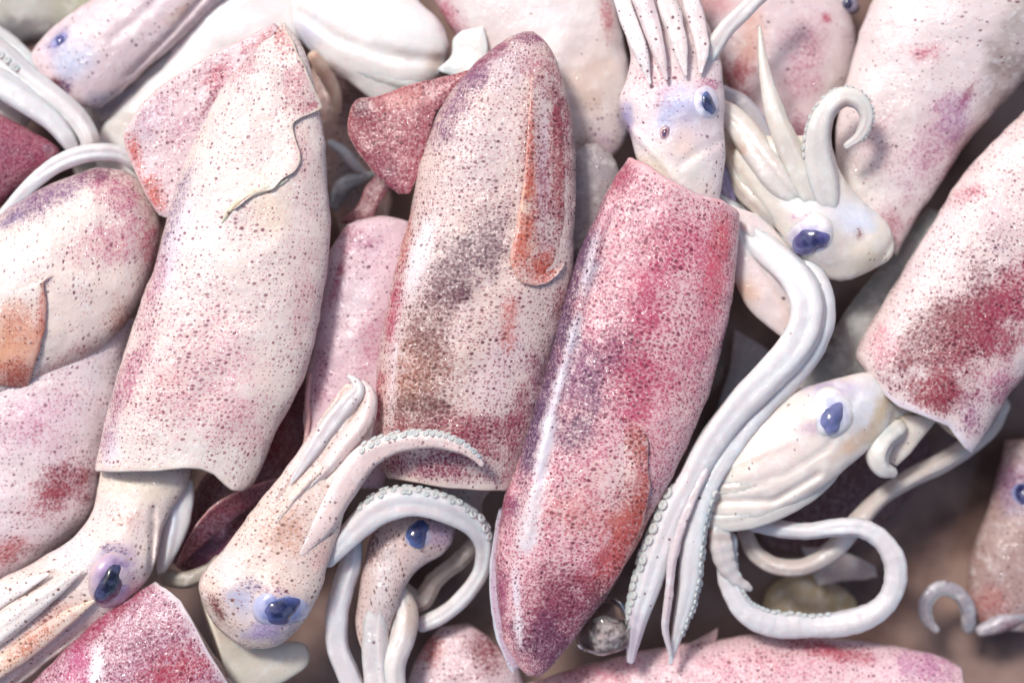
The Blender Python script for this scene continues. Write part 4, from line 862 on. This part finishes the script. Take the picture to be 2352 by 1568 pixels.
mM, bM = pairs('mantle', r, [(1206, 72, 1226, 73), (1168, 86, 1250, 94), (1128, 113, 1270, 128), (1085, 153, 1287, 172), (1045, 195, 1300, 218), (1008, 250, 1310, 272), (982, 310, 1318, 330), (965, 380, 1323, 400), (950, 455, 1323, 480), (930, 530, 1316, 560), (908, 610, 1312, 640), (890, 695, 1296, 715), (876, 785, 1274, 800), (866, 870, 1254, 890), (862, 950, 1232, 975), (868, 1025, 1206, 1050), (888, 1092, 1174, 1118)],
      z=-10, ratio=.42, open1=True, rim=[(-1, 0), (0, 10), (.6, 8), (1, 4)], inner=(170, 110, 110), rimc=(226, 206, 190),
      creases=[([(890, 900), (885, 990), (884, 1060)], 6, 6)],
      paint=Paint((224, 208, 196), .85, pig=(176, 96, 106), base=.24, w=[(965, 580, 24, 110, 16, (240, 238, 240), .85), (905, 860, 7, 140, 3, (232, 214, 218), .8)], f=[(970, 560, 34, 130, 14, (238, 236, 238), .9), (1100, 330, 90, 140, 15, (226, 216, 214), .7), (1160, 160, 60, 50, -30, (214, 200, 216), .7), (1150, 840, 60, 120, 12, (220, 206, 216), .8), (1120, 700, 60, 80, 0, (232, 212, 196), .6), (1080, 790, 60, 60, 0, (230, 212, 190), .7), (900, 840, 12, 160, 3, (230, 210, 214), .7)],
      p=[(1070, 590, 80, 60, 0, (100, 70, 84), .7), (1035, 660, 60, 56, 0, (84, 36, 66), .95), (1120, 540, 60, 80, 0, (110, 90, 100), .45), (960, 860, 66, 120, 10, (168, 100, 56), .95), (975, 940, 80, 50, 0, (80, 44, 34), .8), (980, 760, 60, 60, 30, (120, 76, 70), .6), (905, 700, 18, 140, 10, (190, 46, 86), .85), (870, 920, 14, 90, 2, (180, 40, 76), .8),
         (1010, 990, 160, 50, 0, (150, 56, 70), .7), (1090, 1000, 110, 60, 0, (150, 34, 66), .75), (1000, 800, 60, 180, 8, (130, 80, 70), .5), (1230, 420, 30, 200, -4, (160, 80, 90), .5), (1000, 1070, 120, 50, 0, (140, 24, 72), .9), (1060, 220, 40, 120, 32, (130, 70, 120), .85), (1120, 120, 60, 24, -35, (150, 60, 100), .8), (1215, 85, 50, 16, 0, (140, 60, 110), .7), (1290, 280, 26, 140, -8, (150, 40, 70), .8), (1240, 160, 40, 40, 40, (190, 110, 120), .5), (1190, 980, 26, 160, 12, (160, 40, 76), .7), (1170, 740, 20, 70, 5, (214, 110, 90), .6), (920, 560, 26, 80, 15, (214, 110, 80), .6), (1290, 690, 20, 60, 10, (150, 30, 50), .7), (1240, 860, 20, 100, 10, (130, 60, 90), .6)],
      d=[(1110, 400, 140, 260, 10, .9), (1100, 780, 120, 100, 0, 1.0), (970, 560, 26, 110, 14, .3)]))
sheet('fin', r, [(1268, 140, 1222, 172), (1292, 200, 1216, 225), (1308, 270, 1211, 300), (1318, 350, 1206, 370), (1322, 430, 1200, 440), (1320, 500, 1188, 510), (1314, 550, 1176, 570), (1302, 585, 1174, 605), (1290, 600, 1184, 632), (1284, 610, 1206, 652), (1290, 606, 1240, 656), (1296, 602, 1272, 640), (1302, 596, 1294, 614)], like=True, surf=[bM], z=20, off=(-6, 13), thick=10, ripple=2.5, step=6,
      paint=Paint((216, 180, 176), .7, pig=(186, 90, 90), base=.4, p=[(1212, 320, 14, 180, -3, (214, 100, 60), .8), (1195, 560, 30, 70, 10, (220, 104, 60), .85), (1240, 620, 50, 36, -30, (206, 80, 40), .95), (1285, 400, 26, 200, -3, (170, 50, 60), .75), (1300, 250, 18, 100, -10, (150, 40, 70), .8)], f=[(1250, 380, 16, 180, 0, (208, 190, 214), .6), (1222, 580, 16, 50, 0, (230, 190, 160), .8), (1205, 480, 20, 40, 0, (240, 206, 160), .8)]), edge=((222, 130, 84), .06, .7))
# its head under the rim and white arms
hM, bhM = pairs('head', r, [(1120, 1095, 1040, 1110, -60), (1110, 1130, 1030, 1150, -70)][:0] or [(1046, 1208, 1034, 1252, -70), (1020, 1186, 1015, 1272, -65), (975, 1172, 982, 1292, -60), (925, 1176, 950, 1318, -55), (880, 1196, 928, 1350, -50), (850, 1235, 915, 1385, -50), (838, 1290, 902, 1425, -55), (828, 1350, 885, 1480, -65), (820, 1410, 865, 1540, -80)],
      ratio=.45, bumps=[(960, 1228, 46, 18)], paint=Paint((226, 206, 196), .75, pig=(150, 96, 80), base=.18, f=[(1010, 1225, 36, 36, 0, (170, 146, 196), .9), (900, 1240, 30, 30, 0, (230, 190, 176), .8), (960, 1270, 60, 20, 0, (230, 206, 196), .8), (880, 1340, 22, 80, 10, (230, 226, 226), .8)], p=[(850, 1250, 30, 50, 20, (134, 80, 60), .6)]))
eye(r, 962, 1226, 38, 38, 10, iris=(214, 200, 216), rim=(222, 204, 198), pupil=(26, 32, 74), prx=.74, pry=.82, pdx=-2, pdy=0, over=[bhM], rise=.22, p2=(76, 100, 156))
pairs('neck', r, [(1010, 1090, 1140, 1110), (1010, 1140, 1110, 1150), (1020, 1190, 1108, 1190)], z=-110, ratio=.4, mat=PALE, paint=Paint((206, 196, 192), .3))
tube('arm', r, [(868, 1320, 6, -62), (868, 1360, 22, -54), (866, 1400, 30, -52), (862, 1440, 30, -52), (862, 1490, 34, -50), (868, 1560, 36, -50), (880, 1640, 36, -50)], mat=PALE, paint=Paint((238, 234, 230), .12, f=[(850, 1500, 14, 60, 0, (196, 200, 204), .8)]), groove=.12)
tube('arm', r, [(905, 1350, 22, -80), (930, 1400, 28, -70), (925, 1460, 30, -60), (900, 1530, 32, -50), (905, 1620, 32, -50)], mat=PALE, paint=Paint((240, 236, 230), .08, f=[(950, 1400, 20, 60, 0, (190, 160, 130), .6)]), groove=.1)
tube('arm', r, [(900, 1330, 18, -120), (960, 1380, 24, -140), (1000, 1330, 24, -150), (1050, 1290, 22, -150), (1090, 1250, 20, -140)], mat=PALE, paint=Paint((190, 174, 160), .05))
tube('arm', r, [(845, 1560, 22, -90), (820, 1500, 22, -95), (812, 1440, 16, -100), (835, 1390, 12, -100)], mat=PALE, paint=Paint((206, 196, 186), .05)) if False else None
tube('tentacle', r, [(812, 1235, 22, -40), (806, 1290, 27, -40), (788, 1350, 27, -40), (774, 1410, 26, -40), (774, 1480, 26, -45), (796, 1540, 26, -50), (830, 1620, 26, -60)], paint=Paint((236, 236, 238), .02), groove=.08)
tube('tentacle', r, [(970, 1432, 18, -120), (1010, 1415, 21, -115), (1050, 1385, 22, -105), (1085, 1345, 22, -95), (1108, 1300, 23, -80), (1112, 1250, 26, -50), (1090, 1208, 30, -20), (1045, 1178, 33, 5), (990, 1158, 36, 25), (930, 1152, 40, 38), (872, 1168, 40, 40), (828, 1205, 34, 38), (790, 1245, 26, 35), (755, 1285, 18, 20)],
     paint=Paint((242, 243, 243), .02, f=[(940, 1170, 120, 10, 0, (238, 206, 206), .7)]), groove=.15, suck=(24, .38, .80, 11, 2), amp=2)

# ---- large speckled squid on the left, head down
r = squid('large pale squid with fine dark dots, square tail fins up and head at lower left', 500, 620, -240)
hS, bhS = pairs('head', r, [(245, 1010, 430, 1020, -60), (236, 1060, 436, 1070, -50), (226, 1115, 430, 1118, -40), (215, 1160, 400, 1165, -30), (196, 1200, 374, 1222, -20), (165, 1236, 362, 1280, -10), (125, 1266, 340, 1335, -10), (75, 1292, 290, 1385, -10), (25, 1318, 228, 1435, -15), (-25, 1348, 155, 1490, -20), (-80, 1385, 85, 1545, -25), (-150, 1430, 0, 1600, -30)],
      ratio=.42, bumps=[(262, 1320, 55, 34)], paint=Paint((238, 224, 214), .35, pig=(196, 130, 110), base=.08,
      f=[(320, 1110, 90, 44, 0, (240, 232, 206), .95), (285, 1290, 54, 44, -20, (176, 150, 196), .9), (226, 1290, 22, 46, 30, (96, 98, 156), .85), (170, 1270, 60, 50, 0, (232, 230, 236), .8), (330, 1260, 20, 50, 0, (238, 226, 214), .8), (300, 1370, 50, 30, -40, (220, 170, 180), .7)],
      p=[(60, 1480, 80, 26, -38, (206, 120, 60), .6), (290, 1195, 40, 24, 0, (210, 140, 110), .4), (110, 1420, 60, 40, -35, (220, 150, 130), .4), (260, 1262, 40, 14, 20, (84, 70, 130), .7)], d=[(110, 1430, 120, 50, -38, .95), (320, 1110, 80, 50, 0, .05)]),
      creases=[([(170, 1340), (60, 1420), (-40, 1480)], 6, -9), ([(120, 1320), (30, 1370), (-40, 1420)], 8, -11), ([(70, 1340), (0, 1390)], 8, 8), ([(200, 1440), (100, 1510), (20, 1580)], 6, -9), ([(352, 1170), (352, 1230), (345, 1310)], 6, -12)])
eye(r, 262, 1328, 56, 70, 28, iris=(176, 146, 186), rim=(206, 180, 180), pupil=(8, 8, 30), prx=.56, pry=.72, pdx=-6, pdy=10, over=[bhS], rise=.16, p2=(46, 40, 80))
for q, c_ in (([(190, 1310, 4, 66), (130, 1352, 18, 56), (70, 1395, 25, 42), (10, 1440, 28, 32), (-60, 1490, 28, 26)], (242, 238, 230)), ([(215, 1380, 4, 56), (160, 1415, 20, 44), (95, 1465, 27, 28), (20, 1520, 29, 20), (-50, 1570, 29, 14)], (236, 214, 190)), ([(110, 1318, 4, 44), (60, 1342, 16, 32), (10, 1368, 22, 20), (-50, 1400, 24, 10)], (246, 244, 240))):
    tube('arm', r, q, mat=SKIN, paint=Paint(c_, .5, pig=(206, 120, 60), p=[(70, 1480, 80, 20, -38, (206, 110, 50), .7)]), amp=2, flat=.7, groove=.08)
pairs('funnel', r, [(372, 1110, 442, 1100), (374, 1160, 446, 1140), (368, 1210, 440, 1190), (362, 1255, 425, 1235), (358, 1295, 402, 1280), (362, 1318, 380, 1312)], z=-60, ratio=.45, mat=WHITE, paint=Paint((232, 228, 226), .03, f=[(400, 1180, 16, 60, 8, (226, 230, 244), .9)]), creases=[([(395, 1130), (400, 1200), (380, 1300)], 8, 7)])
mS, bS = pairs('mantle', r, [(642, 52, 656, 54), (600, 88, 688, 98), (556, 138, 712, 155), (512, 200, 730, 215), (470, 275, 742, 285), (432, 355, 749, 360), (402, 435, 754, 445), (376, 520, 757, 530), (352, 610, 752, 620), (322, 710, 738, 720), (290, 805, 712, 820), (262, 895, 678, 910), (242, 975, 640, 990), (228, 1040, 610, 1060), (222, 1074, 594, 1084)],
      z=0, ratio=.38, open1=True, rim=[(-1, 2), (-.8, 4), (-.2, -2), (.1, -12), (.3, -10), (.5, 2), (.68, 26), (.8, 42), (.93, 42), (1, 30)], inner=(214, 196, 178), rimc=(236, 214, 200),
      paint=Paint((238, 226, 214), .72, pig=(222, 130, 152), base=.06, f=[(470, 560, 70, 130, 20, (242, 238, 232), .8), (630, 480, 60, 60, 0, (240, 220, 190), .6), (700, 560, 40, 200, 5, (222, 204, 196), .9), (400, 560, 26, 140, 18, (226, 222, 236), .8), (600, 900, 40, 120, 20, (232, 214, 200), .6), (255, 1010, 20, 70, 10, (232, 222, 236), .7)],  # bright left centre and tan right edge: light and shading in the flesh tone
      p=[(470, 830, 130, 130, 20, (232, 140, 164), .26), (420, 940, 150, 70, 10, (226, 126, 146), .26), (400, 870, 34, 40, 30, (214, 90, 100), .28), (560, 980, 80, 60, 0, (232, 130, 160), .24), (300, 860, 26, 130, 22, (190, 90, 130), .6), (260, 960, 20, 90, 12, (160, 90, 130), .5), (395, 500, 20, 130, 18, (120, 90, 140), .5), (350, 660, 24, 90, 18, (200, 120, 150), .5), (560, 140, 60, 50, -40, (196, 120, 140), .5), (700, 700, 26, 120, 8, (214, 130, 140), .3), (690, 350, 20, 60, 0, (214, 130, 140), .3)],
      d=[(480, 480, 90, 80, 20, .35), (480, 850, 200, 240, 15, 1.0)]))
sheet('fin', r, [(645, 66, 630, 52), (620, 100, 575, 82), (590, 140, 520, 108), (560, 180, 462, 140), (535, 220, 410, 170), (510, 258, 362, 205), (490, 295, 318, 250), (472, 330, 286, 302), (456, 365, 290, 340), (442, 400, 306, 385), (428, 435, 325, 425), (412, 470, 347, 465), (396, 505, 366, 495)], z=8, z1=2, thick=12, ripple=5, step=6,
      paint=Paint((230, 212, 214), .4, pig=(206, 110, 130), base=.22, p=[(600, 95, 60, 20, -30, (190, 80, 90), .7), (500, 170, 60, 30, -40, (206, 90, 110), .7), (480, 240, 14, 60, 30, (160, 60, 90), .7), (350, 440, 26, 60, -25, (222, 90, 60), .85), (308, 350, 16, 50, -20, (222, 110, 90), .8), (420, 290, 60, 30, -50, (196, 130, 150), .5), (370, 260, 60, 60, -50, (206, 150, 160), .35)], f=[(360, 270, 40, 60, 40, (204, 202, 220), .8), (400, 380, 30, 50, 20, (230, 210, 206), .6)]), edge=((240, 196, 184), .05, .8))
sheet('fin', r, [(615, 75, 650, 56), (608, 120, 684, 120), (606, 170, 714, 184), (606, 215, 736, 236), (606, 245, 732, 252), (604, 270, 690, 272), (600, 300, 672, 292), (594, 335, 690, 350), (584, 368, 684, 388), (570, 396, 650, 412), (556, 425, 628, 434), (544, 455, 585, 446), (530, 482, 540, 480)], like=True, surf=[bS], z=40, off=(-8, 9), thick=8, ripple=2, step=5, m=26,
      paint=Paint((238, 222, 216), .55, pig=(206, 120, 130), base=.16, p=[(640, 90, 40, 50, 20, (198, 90, 90), .7), (680, 200, 60, 60, 0, (214, 130, 140), .55), (700, 245, 50, 14, 0, (206, 100, 110), .6), (620, 160, 40, 60, 0, (206, 150, 170), .4)], f=[(580, 400, 40, 30, -30, (244, 226, 200), .7)]), edge=((250, 226, 196), .08, .95))
tube('skin_fold', r, [(510, 512, 3, -2), (528, 484, 6, -1), (556, 458, 8, 0), (590, 441, 8, 0), (632, 428, 6, 0), (660, 412, 3, -2)], mat=PALE, paint=Paint((250, 226, 190), .1, p=[(560, 480, 40, 8, -35, (150, 90, 80), .5)]), drape=True, over=[bS], lift=.35)

# ---- lower left squid: crimson mantle and speckled head pointing up
r = squid('crimson squid at the bottom left whose speckled head and arms reach up', 480, 1400, -240)
pairs('neck', r, [(462, 1372, 520, 1560, -40), (510, 1420, 570, 1590, -50), (560, 1450, 620, 1580, -60), (620, 1470, 660, 1560, -70), (680, 1470, 705, 1530, -80), (705, 1480, 712, 1500, -85)], ratio=.4, mat=PALE, paint=Paint((222, 216, 196), .05, f=[(560, 1500, 40, 40, 0, (206, 200, 180), .7)]), amp=6)
mQ, bQ = pairs('mantle', r, [(352, 1336, 548, 1600), (322, 1352, 530, 1650), (285, 1378, 470, 1720), (235, 1416, 410, 1790), (170, 1472, 340, 1860), (100, 1540, 270, 1920), (20, 1620, 190, 1980)], z=10, ratio=.34, open0=True, rim=[(-1, 2), (-.8, 20), (-.5, 34), (-.2, 30), (.2, 16), (1, 0)], inner=(216, 190, 180), rimc=(236, 220, 222), depth=90,
      paint=Paint((232, 206, 220), .55, pig=(160, 40, 92), base=.62, w=[(222, 1530, 16, 46, 5, (252, 250, 252), .95)], f=[(235, 1520, 20, 50, 5, (250, 246, 248), .95), (420, 1440, 40, 60, 20, (220, 200, 214), .8)], p=[(250, 1420, 160, 16, -40, (170, 30, 80), .8), (410, 1540, 100, 60, 0, (190, 40, 70), .8), (330, 1480, 60, 60, 0, (150, 70, 110), .5), (440, 1400, 40, 30, 0, (190, 120, 160), .3), (180, 1530, 40, 40, 0, (206, 50, 130), .7)]))
hQ, bhQ = pairs('head', r, [(486, 1420, 575, 1490, 10), (464, 1375, 640, 1482, 20), (456, 1335, 692, 1440, 35), (482, 1292, 728, 1378, 40), (528, 1242, 752, 1305, 45), (574, 1182, 774, 1238, 50), (620, 1120, 795, 1172, 52), (662, 1066, 818, 1112, 52), (700, 1014, 842, 1055, 52), (736, 960, 858, 995, 50), (766, 912, 862, 935, 50), (790, 880, 842, 884, 50)],
      ratio=.42, bumps=[(640, 1385, 60, 26), (520, 1350, 30, 8)], paint=Paint((240, 222, 206), .55, pig=(210, 140, 110), base=.12,
      f=[(650, 1405, 60, 44, 0, (140, 146, 204), .95), (560, 1385, 44, 50, 0, (160, 182, 220), .85), (600, 1450, 60, 20, 0, (176, 176, 222), .8), (520, 1300, 40, 40, -30, (232, 230, 228), .8), (700, 1020, 40, 120, 35, (236, 222, 222), .6), (740, 1270, 20, 50, 20, (230, 180, 170), .7)],
      p=[(498, 1395, 14, 44, -28, (130, 60, 50), .85), (640, 1358, 60, 12, 10, (150, 100, 150), .5), (585, 1345, 26, 20, 0, (90, 90, 150), .6), (660, 1220, 60, 60, -50, (226, 170, 130), .5), (620, 1440, 60, 24, -20, (190, 170, 220), .5)], d=[(670, 1200, 70, 120, 35, 1.0), (620, 1420, 90, 50, 0, .12), (520, 1290, 40, 60, 30, .2)]),
      creases=[([(790, 900), (740, 1000), (690, 1080), (640, 1150)], 7, -9), ([(830, 900), (800, 1010), (750, 1100)], 7, -8), ([(520, 1240), (480, 1300), (460, 1350)], 6, 5)])
eye(r, 645, 1392, 66, 50, -8, iris=(150, 160, 206), rim=(190, 186, 206), pupil=(20, 24, 66), prx=.66, pry=.66, pdx=2, pdy=6, over=[bhQ], rise=.18, p2=(70, 80, 138))
tube('arm', r, [(668, 1110, 4, 82), (710, 1045, 16, 84), (750, 985, 22, 78), (792, 930, 23, 70), (822, 895, 17, 64), (812, 872, 9, 60), (800, 864, 4, 58)], mat=PALE, paint=Paint((236, 232, 232), .15), groove=.15, amp=2)
tube('arm', r, [(700, 1130, 4, 84), (752, 1070, 20, 84), (800, 1010, 24, 76), (838, 960, 22, 66), (850, 910, 15, 58), (836, 878, 7, 54)], mat=SKIN, paint=Paint((234, 214, 208), .5), amp=2)
tube('arm', r, [(690, 1275, 8, 82), (735, 1210, 27, 74), (782, 1130, 31, 78), (830, 1062, 29, 94), (880, 1028, 26, 112), (940, 1012, 24, 120), (1000, 1010, 22, 126), (1055, 1026, 17, 128), (1090, 1048, 11, 124), (1106, 1066, 6, 120)], mat=SKIN,
     paint=Paint((236, 214, 206), .3, pig=(206, 140, 140), base=.1), suck=(152, .50, .97, 9, 2), amp=2, edge=((246, 246, 246), -1))
tube('arm', r, [(620, 1220, 3, 90), (660, 1160, 12, 86), (700, 1110, 15, 86), (745, 1070, 14, 84), (790, 1030, 9, 84)], mat=SKIN, paint=Paint((238, 214, 196), .8), amp=2)

# ---- the murky bubble resting beside the tail tip
def bubble():
    o = bpy.data.objects.new('water_bubble', None); COL.objects.link(o)
    o.location = (W(np.array(1388.), np.array(1442.), -120.) * S).tolist()
    o['label'] = 'round murky bubble of water beside the crimson pointed tail tip'; o['category'] = 'bubble'
    m, nt, N, L, P = new_mat('murky_water')
    tc = N.new('ShaderNodeTexCoord'); v = N.new('ShaderNodeTexVoronoi'); v.inputs['Scale'].default_value = 420; L.new(tc.outputs['Object'], v.inputs['Vector'])
    n = N.new('ShaderNodeTexNoise'); n.inputs['Scale'].default_value = 500; n.inputs['Detail'].default_value = 4; L.new(tc.outputs['Object'], n.inputs['Vector'])
    c = mix_n(nt, maprange(nt, n.outputs[0], .35, .65), (0.16, 0.13, 0.12), (0.68, 0.62, 0.60))
    L.new(c, P.inputs['Base Color']); P.inputs['Roughness'].default_value = .25; P.inputs['Subsurface Weight'].default_value = .2; P.inputs['Subsurface Scale'].default_value = .002
    b = N.new('ShaderNodeBump'); b.inputs['Strength'].default_value = .9; b.inputs['Distance'].default_value = .001; L.new(v.outputs['Distance'], b.inputs['Height']); L.new(b.outputs[0], P.inputs['Normal'])
    dome('core', o, 1394, 1454, 38, 34, 0, -62, 32, m, (150, 140, 138))
    g, nt, N, L, P = new_mat('water_film')
    P.inputs['Base Color'].default_value = (0.85, 0.80, 0.80, 1); P.inputs['Transmission Weight'].default_value = 1; P.inputs['Roughness'].default_value = .05; P.inputs['IOR'].default_value = 1.33
    dome('film', o, 1388, 1442, 66, 64, 0, -50, 58, g, (200, 200, 200))
bubble()
